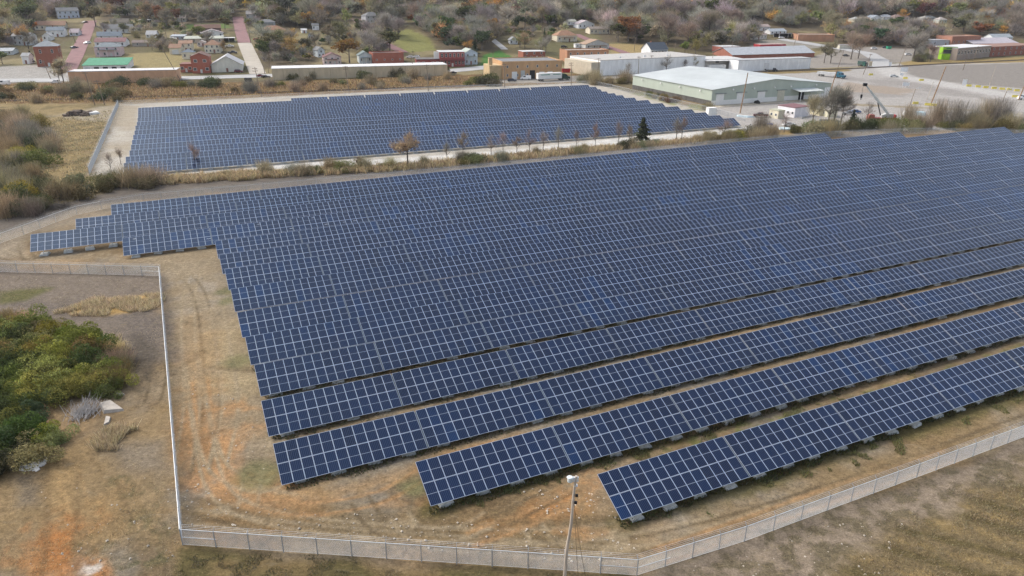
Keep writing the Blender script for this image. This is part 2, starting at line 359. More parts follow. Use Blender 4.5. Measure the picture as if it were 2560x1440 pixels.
    poly([(130, 778), (225, 752), (392, 735), (396, 768), (230, 792)], G(196, 158, 102), 1, 1.2)
    poly([(0, 730), (120, 722), (60, 750), (0, 756)], G(112, 108, 68), 1, 1.2)
    poly([(340, 840), (400, 880), (390, 960), (340, 960)], G(96, 88, 80), 1.5, 1.5, .8)
    poly([(-200, 1150), (100, 1140), (330, 1050), (432, 1000), (452, 1370), (-200, 1500)], G(160, 132, 96), 2, 3, .8)
    poly([(250, 1110), (410, 1100), (430, 1180), (300, 1190)], G(150, 136, 120), 1.5, 1.5, .8)
    poly([(30, 1180), (110, 1190), (100, 1260), (40, 1270)], G(126, 114, 100), 1, 1, .8)
    stroke([(150, 1190), (175, 1290), (150, 1380), (130, 1480)], 3.2, G(180, 146, 104), 1.8, 2.4, .7)
    stroke([(290, 1200), (250, 1300), (240, 1460)], 3.0, G(180, 142, 98), 1.8, 2.4, .6, .3+.7*n3)
    stroke([(520, 840), (500, 900), (505, 980)], 3.5, G(188, 148, 106), 2, 2.5, .55, .4+.6*n3)
    stroke([(150, 1340), (160, 1400), (200, 1480)], 4.5, G(194, 118, 64), 2.0, 3.2, .9, .45+.55*n3)
    stroke([(190, 1400), (235, 1460)], 3.0, G(186, 126, 80), 1.6, 2.2, .7, .3+.7*n3)
    for pts in ([(120, 1190), (118, 1300), (100, 1480)], [(195, 1190), (190, 1330), (190, 1480)], [(225, 1150), (290, 1200), (330, 1300), (365, 1440)]):
        stroke(pts, .4, G(116, 92, 66), .5, .5, .6)
    for u, v, s in ((345, 1235, 2.2), (370, 1270, 1.8), (350, 1300, 2.2), (400, 1330, 2), (385, 1390, 2.4), (300, 1200, 1.5), (230, 1360, 2), (420, 1400, 1.8), (330, 1420, 2)):
        p = at(u, v); mixin(G(98, 96, 68), sm(s*1.2, 0, np.hypot(X-p.x, (Y-p.y)*1.4)+5*(n3-.5)+3*(n2-.5))*.7*sm(.38, .58, n3))
    p = at(240, 1415); mixin(G(225, 215, 205), sm(1.1, .3, np.hypot(X-p.x, Y-p.y)+1.8*(n3-.5))*.9)
    # bottom strip and the dry meadow, bottom right
    poly([(455, 1378), (1000, 1415), (1560, 1440), (1500, 1560), (400, 1560)], G(136, 114, 80), .8, 1)
    poly([(455, 1378), (1000, 1415), (1560, 1440), (1500, 1560), (400, 1560)], G(98, 92, 58), .8, 1, .7, blotch)
    poly([(1640, 1440), (1900, 1330), (2560, 1110), (2800, 1020), (2800, 1500), (1640, 1560)], G(163, 145, 127), .8, 1.2)
    poly([(1640, 1440), (1900, 1330), (2560, 1110), (2800, 1020), (2800, 1500), (1640, 1560)], G(118, 106, 82), .8, 1, .75, speck)
    poly([(2080, 1440), (2180, 1340), (2380, 1260), (2600, 1160), (2800, 1100), (2800, 1500), (2050, 1560)], G(134, 114, 82), 1.5, 1.5, .9)
    wv = np.sin((X*.38 + Y*.92)*1.7 + 4*(n2-.5)); P = [(2080, 1440), (2180, 1340), (2380, 1260), (2600, 1160), (2800, 1100), (2800, 1500), (2050, 1560)]
    poly(P, G(172, 144, 100), 1.5, 1.5, .7, sm(.35, 1, wv)*sm(.3, .6, n3)); poly(P, G(100, 88, 54), 1.5, 1.5, .7, sm(-.3, -1, wv))
    # yard at the right
    poly([(1790, 292), (1880, 322), (2000, 318), (2600, 330), (2900, 330), (2900, 130), (2560, 148), (2240, 158), (2150, 168), (1890, 186), (2075, 212), (2080, 248), (1780, 268)], G(198, 193, 188), 2, 2)
    poly([(2240, 165), (2900, 150), (2900, 225), (2560, 222), (2400, 208), (2290, 192)], G(158, 151, 145), 2, 3, .9)
    poly([(2090, 190), (2230, 195), (2560, 262), (2900, 300), (2900, 318), (2300, 300), (2100, 235)], G(168, 162, 158), 3, 6, .7, blotchw)
    poly([(2110, 205), (2300, 225), (2250, 236), (2100, 226)], G(188, 168, 150), 2, 4, .7)
    stroke([(2200, 160), (2240, 190), (2330, 205), (2560, 245), (2900, 300)], 14, G(222, 219, 215), 3, 3, .8)
    poly([(2240, 152), (2400, 148), (2900, 128), (2900, 142), (2560, 156), (2260, 163)], G(178, 152, 104), 1.5, 2)
    poly([(1880, 176), (2050, 172), (2130, 170), (2120, 178), (1900, 186)], G(160, 138, 98), 1, 2)
    stroke([(2150, 262), (2280, 268), (2420, 275)], 5, G(172, 152, 118), 1.5, 2.5, .8)
    poly([(2100, 120), (2300, 110), (2290, 150), (2180, 165), (1990, 172), (1960, 150), (2040, 140)], G(176, 168, 160), 2, 2)
    poly([(1860, 100), (2010, 100), (2060, 118), (1990, 125), (1880, 120)], G(182, 176, 168), 2, 2, .8)
    poly([(0, 166), (150, 160), (185, 186), (170, 205), (-200, 210), (-200, 170)], G(192, 188, 182), 2, 2)
    poly([(1240, 198), (1420, 190), (1500, 188), (1760, 178), (1900, 172), (1900, 182), (1500, 198), (1400, 206), (1250, 208)], G(188, 182, 174), 1.5, 1.5)
    # lawns of the town
    poly([(985, 80), (1020, 72), (1075, 95), (1090, 126), (1010, 132), (985, 104)], G(150, 148, 88), 2, 3)
    poly([(1205, 138), (1248, 124), (1292, 148), (1240, 168), (1200, 165)], G(88, 138, 58), 2, 2)
    poly([(440, 60), (575, 58), (580, 70), (450, 74)], G(116, 138, 70), 2, 3)
    poly([(305, 135), (450, 128), (460, 175), (325, 172)], G(176, 158, 112), 2, 4)
    poly([(1520, 110), (1620, 108), (1640, 132), (1540, 138)], G(186, 160, 112), 2, 3)
    poly([(1790, 132), (1850, 128), (1860, 142), (1800, 144)], G(110, 140, 74), 2, 2)
    for P in ([(250,20),(600,20),(596,58),(480,60),(330,50),(250,54)], [(620,20),(900,20),(890,60),(720,62),(640,56)], [(1280,24),(1500,24),(1490,66),(1300,78)], [(1020,56),(1240,52),(1248,108),(1235,130),(1105,128),(1080,98)], [(1480,44),(1890,30),(1892,112),(1770,130),(1630,114),(1505,104)], [(2060,80),(2370,80),(2370,120),(2250,122),(2090,112)], [(2365,34),(2700,30),(2700,98),(2480,100),(2375,84)], [(1880,26),(2085,34),(2085,80),(1960,76),(1890,64)], [(650,40),(800,36),(806,78),(690,72)], [(-300,30),(100,30),(126,70),(64,110),(-300,150)], [(-600,-60),(3200,-60),(3200,36),(1480,40),(900,26),(-600,24)], [(645,110),(790,95),(805,135),(780,164),(655,170)]):
        poly(P, G(112, 98, 82), 4, 4, .85)
    verts = np.stack([X, Y, Z], -1).reshape(-1, 3)
    i = np.arange(nr-1)[:, None]*na + np.arange(na-1)[None]; q = np.stack([i, i+1, i+na+1, i+na], -1).reshape(-1, 4)
    me = bpy.data.meshes.new('ground'); nq = len(q)
    me.vertices.add(len(verts)); me.vertices.foreach_set('co', verts.astype(np.float32).ravel()); me.loops.add(4*nq); me.loops.foreach_set('vertex_index', q.astype(np.int32).ravel())
    me.polygons.add(nq); me.polygons.foreach_set('loop_start', np.arange(0, 4*nq, 4, dtype=np.int32)); me.update(calc_edges=True)
    ca = me.color_attributes.new('Col', 'FLOAT_COLOR', 'POINT')
    ca.data.foreach_set('color', np.concatenate([np.clip(Cc, 0, 1).reshape(-1, 3), np.ones((len(verts), 1))], 1).astype(np.float32).ravel())
    m = bpy.data.materials.new('earth'); m.use_nodes = True; n = m.node_tree.nodes; l = m.node_tree.links; b = n['Principled BSDF']
    b.inputs['Roughness'].default_value = .95; b.inputs['Specular IOR Level'].default_value = .1
    vc = n.new('ShaderNodeVertexColor'); vc.layer_name = 'Col'
    tc = n.new('ShaderNodeTexCoord'); cur = vc.outputs['Color']; hsum = None
    for s, lo, hi, det, strg in ((.35, .80, 1.18, 8, 1), (1.7, .62, 1.36, 8, 1), (6.0, .60, 1.42, 6, 1)):
        nz = n.new('ShaderNodeTexNoise'); nz.inputs['Scale'].default_value = s; nz.inputs['Detail'].default_value = det; nz.inputs['Roughness'].default_value = .7
        l.new(tc.outputs['Object'], nz.inputs['Vector'])
        mr = n.new('ShaderNodeMapRange'); mr.inputs[1].default_value = .3; mr.inputs[2].default_value = .7; mr.inputs[3].default_value = lo; mr.inputs[4].default_value = hi
        l.new(nz.outputs['Fac'], mr.inputs[0])
        mx = n.new('ShaderNodeMix'); mx.data_type = 'RGBA'; mx.blend_type = 'MULTIPLY'; mx.inputs[0].default_value = 1
        l.new(cur, mx.inputs[6]); l.new(mr.outputs[0], mx.inputs[7]); cur = mx.outputs[2]; last = nz
    # straw-pale and grey-green flecks
    for s, th, c, a in ((2.6, .60, G(196, 170, 124), .45), (3.3, .63, G(92, 88, 58), .55), (.9, .62, G(186, 172, 150), .35)):
        nz = n.new('ShaderNodeTexNoise'); nz.inputs['Scale'].default_value = s; nz.inputs['Detail'].default_value = 6; nz.inputs['Roughness'].default_value = .75; nz.inputs['Distortion'].default_value = .8
        mp = n.new('ShaderNodeMapping'); mp.inputs['Location'].default_value = (s*7, s*3, 0); mp.inputs['Rotation'].default_value = (0, 0, .43); mp.inputs['Scale'].default_value = (.55, 1.3, 1)
        l.new(tc.outputs['Object'], mp.inputs[0]); l.new(mp.outputs[0], nz.inputs['Vector'])
        mr = n.new('ShaderNodeMapRange'); mr.inputs[1].default_value = th - .05; mr.inputs[2].default_value = th + .08; mr.inputs[4].default_value = a
        l.new(nz.outputs['Fac'], mr.inputs[0])
        mx = n.new('ShaderNodeMix'); mx.data_type = 'RGBA'; l.new(mr.outputs[0], mx.inputs[0]); l.new(cur, mx.inputs[6]); mx.inputs[7].default_value = (*c, 1); cur = mx.outputs[2]
    hv = n.new('ShaderNodeHueSaturation'); hv.inputs['Saturation'].default_value = .98; hv.inputs['Hue'].default_value = .508; l.new(cur, hv.inputs['Color']); cur = hv.outputs[0]
    l.new(cur, b.inputs['Base Color'])
    bp = n.new('ShaderNodeBump'); bp.inputs['Strength'].default_value = .5; bp.inputs['Distance'].default_value = .15; l.new(last.outputs['Fac'], bp.inputs['Height']); l.new(bp.outputs[0], b.inputs['Normal'])
    me.materials.append(m); me.shade_smooth()
    tag(put('ground', me), 'bare brown dirt and dry grass ground of the solar site', None, kind='structure')
build_ground()

def road(name, pts, width, m, label, z=.12):
    P = [at(*p) for p in pts]; b = MB(); L = []
    for a, c in zip(P[:-1], P[1:]):
        n = max(1, int((c-a).length/3))
        for k in range(n): L.append(a.lerp(c, k/n))
    L.append(P[-1]); vs = []
    for i, p in enumerate(L):
        d = (L[min(i+1, len(L)-1)] - L[max(i-1, 0)]); d.z = 0; d.normalize(); s = Vector((-d.y, d.x, 0))
        for t in (-1, -.5, 0, .5, 1):
            q = p + s*width/2*t; vs.append((q.x, q.y, tz(q.x, q.y) + z))
    fs = [(i*5+j, i*5+j+1, i*5+j+6, i*5+j+5) for i in range(len(L)-1) for j in range(4)]
    b.add(vs, [f[::-1] for f in fs]); o = b.build(name, m); return tag(o, label, None, kind='structure')
M_STREET = mat("street_concrete", (.36, .36, .355), .9, .12, .15)
M_BRICKROAD = mat("brick_paving", (.225, .125, .125), .9, .16, .3)
M_LANE = mat("lane_concrete", (.40, .365, .31), .9, .12, .2)
road('main_street', [(-200, 203), (100, 201), (440, 196), (690, 189), (1120, 178), (1240, 166), (1330, 160)], 13, M_STREET, 'pale concrete street along the foot of the town')
road('brick_street', [(168, 180), (190, 140), (213, 90), (228, 52)], 8.6, M_BRICKROAD, 'red brick street climbing beside the green roofed garage', .16)
road('brick_street', [(611, 107), (602, 78), (594, 42)], 8.6, M_BRICKROAD, 'red brick street above the pale concrete lane', .16)
road('concrete_lane', [(645, 185), (630, 150), (611, 107.5)], 9, M_LANE, 'pale concrete lane rising to the brick street', .14)
road('brick_street', [(1010, 132), (960, 108), (915, 75), (890, 48)], 7, M_BRICKROAD, 'red brick street below the oak covered hill', .16)
road('brick_street', [(1590, 142), (1545, 126), (1490, 108), (1440, 86)], 7, M_BRICKROAD, 'red brick street by the white church like house', .16)
road('side_road', [(1262, 124), (1245, 110), (1230, 98)], 5, M_STREET, 'short grey lane beside the bright green lawn', .14)
road('yard_road', [(2195, 168), (2200, 150), (2170, 133), (2100, 122), (2030, 110), (1950, 98)], 12, M_STREET, 'curving grey road into the gravel yard', .14)
def track(pts, label):
    P = [at(*p) for p in pts]; b = MB()
    for a, c in zip(P[:-1], P[1:]):
        d = (c-a).normalized(); s = Vector((-d.y, d.x, 0))
        for o in (-.72, .72): b.tube(a+s*o+Vector((0,0,.35)), c+s*o+Vector((0,0,.35)), .09, n=4)
        M = Matrix.Translation(a) @ Matrix.Rotation(math.atan2(d.y, d.x), 4, 'Z')
        b.box((0, -1.4, .02), ((c-a).length, 1.4, .24), 1, M)
    o = b.build('railway_track', [mat('rail_steel', (.07, .05, .04), .6, .2, 1), mat('track_ballast', (.13, .105, .085), .95, .3, .6)])
    tag(o, label, None, kind='structure')
track([(-200, 254), (0, 253), (300, 245), (700, 231), (1250, 212)], 'rusty railway track behind the far solar array')
track([(1880, 181), (2130, 172), (2320, 162), (2560, 150), (2800, 138)], 'dark railway track across the yard entrance')

# ------------------------------------------------------------------ solar tables
YAW, TILT, SL, TL_ = 0.43503823, 0.42475, 4.885, 15.2
ux = Vector((math.cos(YAW), math.sin(YAW), 0)); uy = Vector((-math.sin(YAW), math.cos(YAW), 0))
ROWS = [(31.22,43.23,.95),(16.07,52.45,.79),(3.85,61.76,.55),(3.81,70.97,.5),(4.09,80.07,.5),(3.9,88.25,.7),(3.71,96.91,.74),(3.64,106.36,.77),
        (3.51,115.18,.95),(3.24,123.96,.6),(3.13,132.47,.5),(-12.36,140.66,.67),(-27.73,148.56,1.1),(-21.26,157.98,.63),(-15.31,166.25,.7)]
NCOL = {14: 13.62, 13: 15.65, 12: 18.6}
MP, MW, ML = 15.06/13, 15.06/13 - .02, (SL - .03)/2
def project(p):
    d = p[1]*CP - (p[2]-CAM_H)*SP; U = p[1]*SP + (p[2]-CAM_H)*CP
    return 1280 + F_PX*p[0]/d, 720 - F_PX*U/d, d
def module_mesh():
    b = MB(); t = .035; r = .035
    b.box((0,0,-t), (MW, r, 0), 1); b.box((0, ML-r, -t), (MW, ML, 0), 1)
    b.box((0, r, -t), (r, ML-r, 0), 1); b.box((MW-r, r, -t), (MW, ML-r, 0), 1)
    b.add([(r,r,-.006),(MW-r,r,-.006),(MW-r,ML-r,-.006),(r,ML-r,-.006)], [(0,1,2,3)], 0)
    b.add([(r,r,-.03),(MW-r,r,-.03),(MW-r,ML-r,-.03),(r,ML-r,-.03)], [(3,2,1,0)], 1)
    me = b.mesh('solar_panel', [M_PV, M_FRAME]); uv = me.uv_layers.new(name='UVMap')
    for poly in me.polygons:
        for li in poly.loop_indices:
            c = me.vertices[me.loops[li].vertex_index].co
            uv.data[li].uv = (.002 + .996*(c.x-r)/(MW-2*r), .002 + .996*(c.y-r)/(ML-2*r)) if poly.material_index == 0 else (.25, .25)
    return me
ME_MOD = module_mesh()
def sheet_data(nc):
    W = nc*MP - .02; t = .04
    v = [(0,0,0),(W,0,0),(W,SL,0),(0,SL,0),(0,0,-t),(W,0,-t),(W,SL,-t),(0,SL,-t)]
    f = [(0,1,2,3),(7,6,5,4),(0,4,5,1),(1,5,6,2),(2,6,7,3),(3,7,4,0)]
    return v, f
def finish_sheet(me, ncs):
    uv = me.uv_layers.new(name='UVMap'); at_ = me.attributes.new('framed', 'FLOAT', 'POINT')
    at_.data.foreach_set('value', [1.0]*len(me.vertices))
    k = 0
    for i, poly in enumerate(me.polygons):
        if i % 6 == 0:
            nc = ncs[i//6]
            for li, c in zip(poly.loop_indices, ((.001,.001),(nc-.001,.001),(nc-.001,1.999),(.001,1.999))): uv.data[li].uv = (c[0] + 40*(i//6), c[1])
        else:
            poly.material_index = 1
    return me
_SH = {}
def sheet_mesh(nc):
    if nc not in _SH:
        v, f = sheet_data(nc); b = MB(); b.add(v, f); _SH[nc] = finish_sheet(b.mesh('panel_surface', [M_PV, M_FRAME]), [nc])
    return _SH[nc]
_RK = {}
def rack_mesh(nc, h):
    k = (nc, round(h, 1))
    if k not in _RK:
        b = MB(); W = nc*MP; ct, st = math.cos(TILT), math.sin(TILT); n = max(2, round(W/3.75))
        for i in range(n):
            x = W*(i+.5)/n
            for s in (1.0, 3.9): b.box((x-.06, s*ct-.06, .1), (x+.06, s*ct+.06, h + s*st - .16))
            M = Matrix.Translation((x, 0, h-.12)) @ Matrix.Rotation(TILT, 4, 'X'); b.box((-.05, .25, -.08), (.05, SL-.25, .0), 0, M)
        M = Matrix.Translation((0, 0, h-.14)) @ Matrix.Rotation(TILT, 4, 'X'); b.box((W-.05, .04, -.06), (W+.19, SL-.04, -.0), 1, M)  # dark strip added below the end gap, covering the lit ground seen through it
        for s in (.55, 1.85, 3.0, 4.3):
            M = Matrix.Translation((0, 0, h-.045)) @ Matrix.Rotation(TILT, 4, 'X'); b.box((0.05, s-.035, -.07), (W-.05, s+.035, 0), 0, M)
        _RK[k] = b.mesh('rack', [M_GALV, mat('dark_gap_strip', (.10,.115,.11), .7, .2, 2)])
    return _RK[k]
def block_mesh():
    b = MB(); rr = random.Random(3)
    x, y, z = .78, .9, .26
    b.add([(-x,-y,-.05),(x,-y,-.05),(x,y,-.05),(-x,y,-.05),(-x+.16,-y+.1,z-.06),(x-.12,-y+.16,z),(x-.16,y-.1,z),(-x+.1,y-.12,z-.04)], [(0,3,2,1),(4,5,6,7),(0,1,5,4),(1,2,6,5),(2,3,7,6),(3,0,4,7)])
    return b.mesh('ballast_block', M_CONC)
ME_BLOCK = block_mesh()
tables = []
for ri, (x0, y0, h) in enumerate(ROWS):
    nmax = NCOL.get(ri, 40); k = 0
    while k < nmax:
        nc = 13 if nmax - k >= 1 else max(1, round((nmax-k)*13))
        o = ux*(x0 + k*TL_) + uy*y0
        c = [o + ux*a + uy*b + Vector((0,0,z)) for a in (0, nc*MP) for b, z in ((0, h), (4.45, h+2))]
        pr = [project(p) for p in c if p[1] > 5]
        if pr and any(-40 < u < 2600 and v < 1470 for u, v, d in pr):
            tables.append(('near', ri, k, o, YAW, h, nc, min(p[2] for p in pr)))
        elif k > 1: break
        k += 1
FAR = [((308.9,408),(1835.4,294.7)),((313.9,392.2),(1800.2,287.7)),((323.6,376.7),(1765,280.7)),((327.2,362.2),(1729.8,273.2)),((330,350),(1694.6,265.8)),((332.8,337.8),(1656,258)),
       ((336,326.7),(1620,250)),((338.3,314.4),(1585,244)),((341.7,305.3),(1555,238)),((343.6,295),(1535,233)),((345,286),(1515,228.5)),((345,277.5),(1500,223)),((345.3,269.7),(1490,217)),((727,246),(1473,212))]
for ri, (a, b) in enumerate(FAR):
    P, Q = at(*a, 2.7), at(*b, 2.7); d = Q - P; d.z = 0; yaw = math.atan2(d.y, d.x); n = 9 if ri == 13 else 13; d.normalize()
    back = Vector((-d.y, d.x, 0)); P = P - back*SL*math.cos(TILT); P.z = 0
    for k in range(n): tables.append(('far', ri, k, P + d*((Q-P).dot(d)/n*k), yaw, .7, 13, project(P + d*15*k)[2]))
tables.sort(key=lambda t: t[7])
n_full = 0; mass = MB(); mass_nc = []
for i, (arr, ri, k, o, yaw, h, nc, dist) in enumerate(tables):
    rz = yaw + R.uniform(-.0015, .0015)
    if i >= 299:
        v, f = sheet_data(nc); M = Matrix.Translation(o + Vector((0,0,h))) @ Matrix.Rotation(rz, 4, 'Z') @ Matrix.Rotation(TILT, 4, 'X')
        mass.add([M @ Vector(p) for p in v], f); mass_nc.append(nc); continue
    t = thing('solar_table', f"tilted blue solar table, {ordw(k+1)} from left end of {ordw(ri+1)} row of {arr} array", 'solar table', o, rz, 'solar tables in the ' + arr + ' array')
    if dist < 150 and arr == 'near':
        n_full += 1
        for c in range(nc):
            for j in range(2):
                s = j*(ML+.03)
                put('solar_panel', ME_MOD, t, (c*MP, s*math.cos(TILT), h + s*math.sin(TILT)), (TILT + R.uniform(-.004, .004), R.uniform(-.003, .003), 0))
    else:
        put('panel_surface', sheet_mesh(nc), t, (0, 0, h), (TILT, 0, 0))
    put('rack', rack_mesh(nc, h), t)
    if (arr == 'near' and (ri <= 5 or ri in (11, 12))) or (arr == 'far' and ri == 0):
        n = max(2, round(nc*MP/3.75))
        for q in range(n): put('ballast_block', ME_BLOCK, t, (nc*MP*(q+.5)/n + R.uniform(-.15,.15), 1.24 + R.uniform(-.34,.12), R.uniform(-.06,.02)), (0, 0, R.uniform(-.16,.16)))
if mass_nc:
    o = put('solar_tables', finish_sheet(mass.mesh('solar_tables', [M_PV, M_FRAME]), mass_nc))
    tag(o, 'blue solar tables in the last rows of the far array', 'solar tables', None, 'stuff')
print('TABLES', len(tables), 'with modules', n_full)

# ------------------------------------------------------------------ chain-link fences
def fence(name, label, pts, h=1.75, step=3.0, pitch=.14, wr=.009, arms=True, braces=()):
    P = [at(*p) for p in pts]; root = thing(name, label, 'fence', P[0])
    off = P[0]
    fab, rail, barb = MB(), MB(), MB(); posts = []
    pm = MB(); pm.tube((0,0,-.1), (0,0,h+.05), .042, n=6)
    if arms: pm.tube((0,0,h), (0,.28,h+.32), .022, n=4)
    pm = pm.mesh('post', mat('post_steel', (.34,.37,.40), .5, .1, 3, .2))
    for a, c in zip(P[:-1], P[1:]):
        a, c = Vector(a), Vector(c); L = (c-a).length; d = (c-a)/L; side = Vector((-d.y, d.x, 0)) ; n = max(1, round(L/step))
        for i in range(n): posts.append((a + (c-a)*(i/n), math.atan2(d.y, d.x)))
        up = Vector((0,0,1))
        rail.tube(a-off+up*h, c-off+up*h, .036, n=5); rail.tube(a-off+up*.06, c-off+up*.06, .012, n=4)
        m = int((L+h)/pitch)
        for sgn in (1, -1):
            for i in range(m):
                s = -h + i*pitch + (0 if sgn > 0 else 0)
                t0 = max(0, -s); t1 = min(h, L - s)
                if t1 <= t0: continue
                if sgn > 0: p, q = a + d*(s+t0) + up*(t0+.05), a + d*(s+t1) + up*(t1+.05 if t1 < h else h)
                else: p, q = a + d*(s+t0) + up*(h-t0), a + d*(s+t1) + up*(h-t1+.05)
                fab.tube(p-off, q-off, wr, n=3, cap=False)
        if arms:
            for z, y in ((h+.12, .10), (h+.22, .19), (h+.32, .28)): barb.tube(a-off+up*z+side*y, c-off+up*z+side*y, .008, n=3, cap=False)
    posts.append((Vector(P[-1]), posts[-1][1]))
    for p, r in posts: put('post', pm, root, p-off, (0, 0, r))
    fab.build('chain_link_mesh', M_WIRE, root); rail.build('top_rail', M_GALV, root)
    if arms: barb.build('barbed_wire', M_WIRE, root)
    for i, j in braces:
        a, c = P[i], P[j]; d = (c-a).normalized(); b = MB(); b.tube(a-off+Vector((0,0,h*.5)), a-off+d*3.2+Vector((0,0,h*.5)), .034, n=5); b.build('brace_rail', M_GALV, root)
    return root
fence('chain_link_fence', 'galvanised chain link fence with barbed wire around the near array front',
      [(-160, 668), (0, 680), (401, 690), (457, 1362), (1592, 1439), (1861, 1353.8), (2068, 1276.5), (2291, 1194), (2560, 1093), (2760, 1020)], 1.72, 3.1, .14, .008, True, ((2,1),(3,4),(4,3),(4,5)))
fence('chain_link_fence', 'long galvanised fence along the grey service road behind the near array',
      [(-200, 660), (0, 609), (60, 587), (140, 556), (193, 537), (255, 524), (360, 506), (533, 490), (700, 475), (1087, 439), (1325, 416), (1500, 398), (1769, 369), (2038, 346), (2130, 341), (2287, 335), (2494, 338), (2650, 342)], 1.9, 4.2, .3, .012, True)
fence('chain_link_fence', 'pale galvanised fence beside the straw field west of the far array', [(224, 438), (297, 264)], 2.2, 3.6, .22, .014, True)
fence('chain_link_fence', 'grey fence along the back of the far array by the railway', [(297, 264), (720, 245), (1100, 226), (1480, 211), (1510, 217), (1640, 249), (1780, 281), (1862, 303)], 1.9, 5, .35, .014, False)

# ------------------------------------------------------------------ buildings
def Z1(x, y): return (x/3.657, y/3.657)
def Z2(x, y): return (600 + x/3.657, y/3.657)
def Z3(x, y): return (1200 + x/3.657, y/3.657)
def Z4(x, y): return (1860 + x/3.657, y/3.657)
def wmesh(w, h, glass=M_GLASS):
    b = MB(); t = max(.09, .08*w)
    b.box((-w/2-t, -.06, -t), (w/2+t, -.002, 0), 1); b.box((-w/2-t, -.06, h), (w/2+t, -.002, h+t), 1)
    b.box((-w/2-t, -.06, 0), (-w/2, -.002, h), 1); b.box((w/2, -.06, 0), (w/2+t, -.002, h), 1)
    b.box((-w/2, -.035, 0), (w/2, -.002, h), 0); b.box((-w/2, -.055, h*.48), (w/2, -.036, h*.52), 1)
    return b.mesh('window', [glass, M_WHITE])
_WM = {}
def win(parent, x, y, z, w=1.0, h=1.4, rz=0, name='window'):
    k = (round(w, 1), round(h, 1))
    if k not in _WM: _WM[k] = wmesh(*k)
    return put(name, _WM[k], parent, (x, y, z), (0, 0, rz))
def slab(b, q, t=.16, mi=0):
    q = [Vector(p) for p in q]; n = (q[1]-q[0]).cross(q[2]-q[0]).normalized()
    if n.z < 0: n = -n
    m = len(q); vs = q + [p + n*t for p in q]
    if (q[1]-q[0]).cross(q[2]-q[0]).z > 0: b.add(vs, [tuple(range(m))[::-1], tuple(range(m, 2*m))] + [(i, (i+1) % m, m+(i+1) % m, m+i) for i in range(m)], mi)
    else: b.add(vs, [tuple(range(m)), tuple(range(2*m-1, m-1, -1))] + [(i, m+i, m+(i+1) % m, (i+1) % m) for i in range(m)], mi)
def building(name, label, cat, A, B, hpx, depth=9, roof='gable', rh=2.2, wall=(.7,.7,.68), rcol=(.2,.2,.21), nwin=3, storeys=1, door=True, over=.4,
             chimney=False, porch=False, side_win=0, wmat=None, rmat=None, ww=1.0, wh=1.35, hm=None, wincol=None, parapet=False, gdoor=0):
    a, c = at(*A), at(*B); d = c - a; d.z = 0; W = d.length; yaw = math.atan2(d.y, d.x)
    h = hm if hm else hpx*mpp(a); D = depth
    ex = Vector((math.cos(yaw), math.sin(yaw), 0)); ey = Vector((-ex.y, ex.x, 0))
    z0 = min(tz(*(a+ex*i*W+ey*j*D)[:2]) for i in (0, 1) for j in (0, 1)); base = Vector((a.x, a.y, a.z))
    t = thing(name, label, cat, base, yaw)
    low = z0 - a.z - .3
    wm = wmat or paint(wall, .85, var=.13, scale=.5, streak=.3); rcol = tuple(x*(.66 if x > .5 else .8) for x in rcol); rm = rmat or paint(rcol, .85, var=.16, scale=.6)
    b = MB()
    if roof == 'gable': b.prism([(y, z) for y, z in ((0, low), (D, low), (D, h), (D/2, h+rh), (0, h))][::-1], 0, W, 0, Matrix.Rotation(math.pi/2, 4, 'Z') @ Matrix.Scale(-1, 4, (0,1,0)))
    elif roof == 'front': b.prism([(0, low), (W, low), (W, h), (W/2, h+rh), (0, h)], 0, D)
    elif roof == 'mono': b.prism([(0, low), (D, low), (D, h+rh), (0, h)][::-1], 0, W, 0, Matrix.Rotation(math.pi/2, 4, 'Z') @ Matrix.Scale(-1, 4, (0,1,0)))
    else: b.box((0, 0, low), (W, D, h))
    b.build('wall', wm, t)
    r = MB(); o = over
    if roof == 'gable':
        k = rh/(D/2)
        slab(r, [(-o, -o, h-o*k+.02), (W+o, -o, h-o*k+.02), (W+o, D/2, h+rh+.02), (-o, D/2, h+rh+.02)]); slab(r, [(-o, D/2, h+rh+.02), (W+o, D/2, h+rh+.02), (W+o, D+o, h-o*k+.02), (-o, D+o, h-o*k+.02)])
    elif roof == 'front':
        k = rh/(W/2)
        slab(r, [(-o, -o, h-o*k+.02), (W/2, -o, h+rh+.02), (W/2, D+o, h+rh+.02), (-o, D+o, h-o*k+.02)]); slab(r, [(W/2, -o, h+rh+.02), (W+o, -o, h-o*k+.02), (W+o, D+o, h-o*k+.02), (W/2, D+o, h+rh+.02)])
    elif roof == 'mono':
        k = rh/D; slab(r, [(-o, -o, h-o*k+.02), (W+o, -o, h-o*k+.02), (W+o, D+o, h+rh+o*k+.02), (-o, D+o, h+rh+o*k+.02)])
    elif roof == 'hip':
        m = min(W, D)/2; z = h + .02; vs = [(-o,-o,z),(W+o,-o,z),(W+o,D+o,z),(-o,D+o,z)]
        p, q = ((m, D/2, z+rh), (W-m, D/2, z+rh)) if W >= D else ((W/2, m, z+rh), (W/2, D-m, z+rh))
        vs += [p, q]
        r.add(vs, [(0,3,2,1), (0,1,5,4), (1,2,5), (2,3,4,5), (3,0,4)] if W >= D else [(0,3,2,1), (0,1,4), (1,2,5,4), (2,3,5), (3,0,4,5)])
    else:
        r.box((.25, .25, h-.02), (W-.25, D-.25, h+.03)) if parapet else r.box((-.12, -.12, h), (W+.12, D+.12, h+.22))
        if parapet:
            for lo, hi in (((-.05,-.05,h-.02),(W+.05,.24,h+.5)), ((-.05,D-.24,h-.02),(W+.05,D+.05,h+.5)), ((-.05,.25,h-.02),(.24,D-.25,h+.5)), ((W-.24,.25,h-.02),(W+.05,D-.25,h+.5))): r.box(lo, hi, 1)
    r.build('roof', [rm, wm], t)
    sh = h/storeys
    ndoor = 1 if (door and not gdoor) else 0
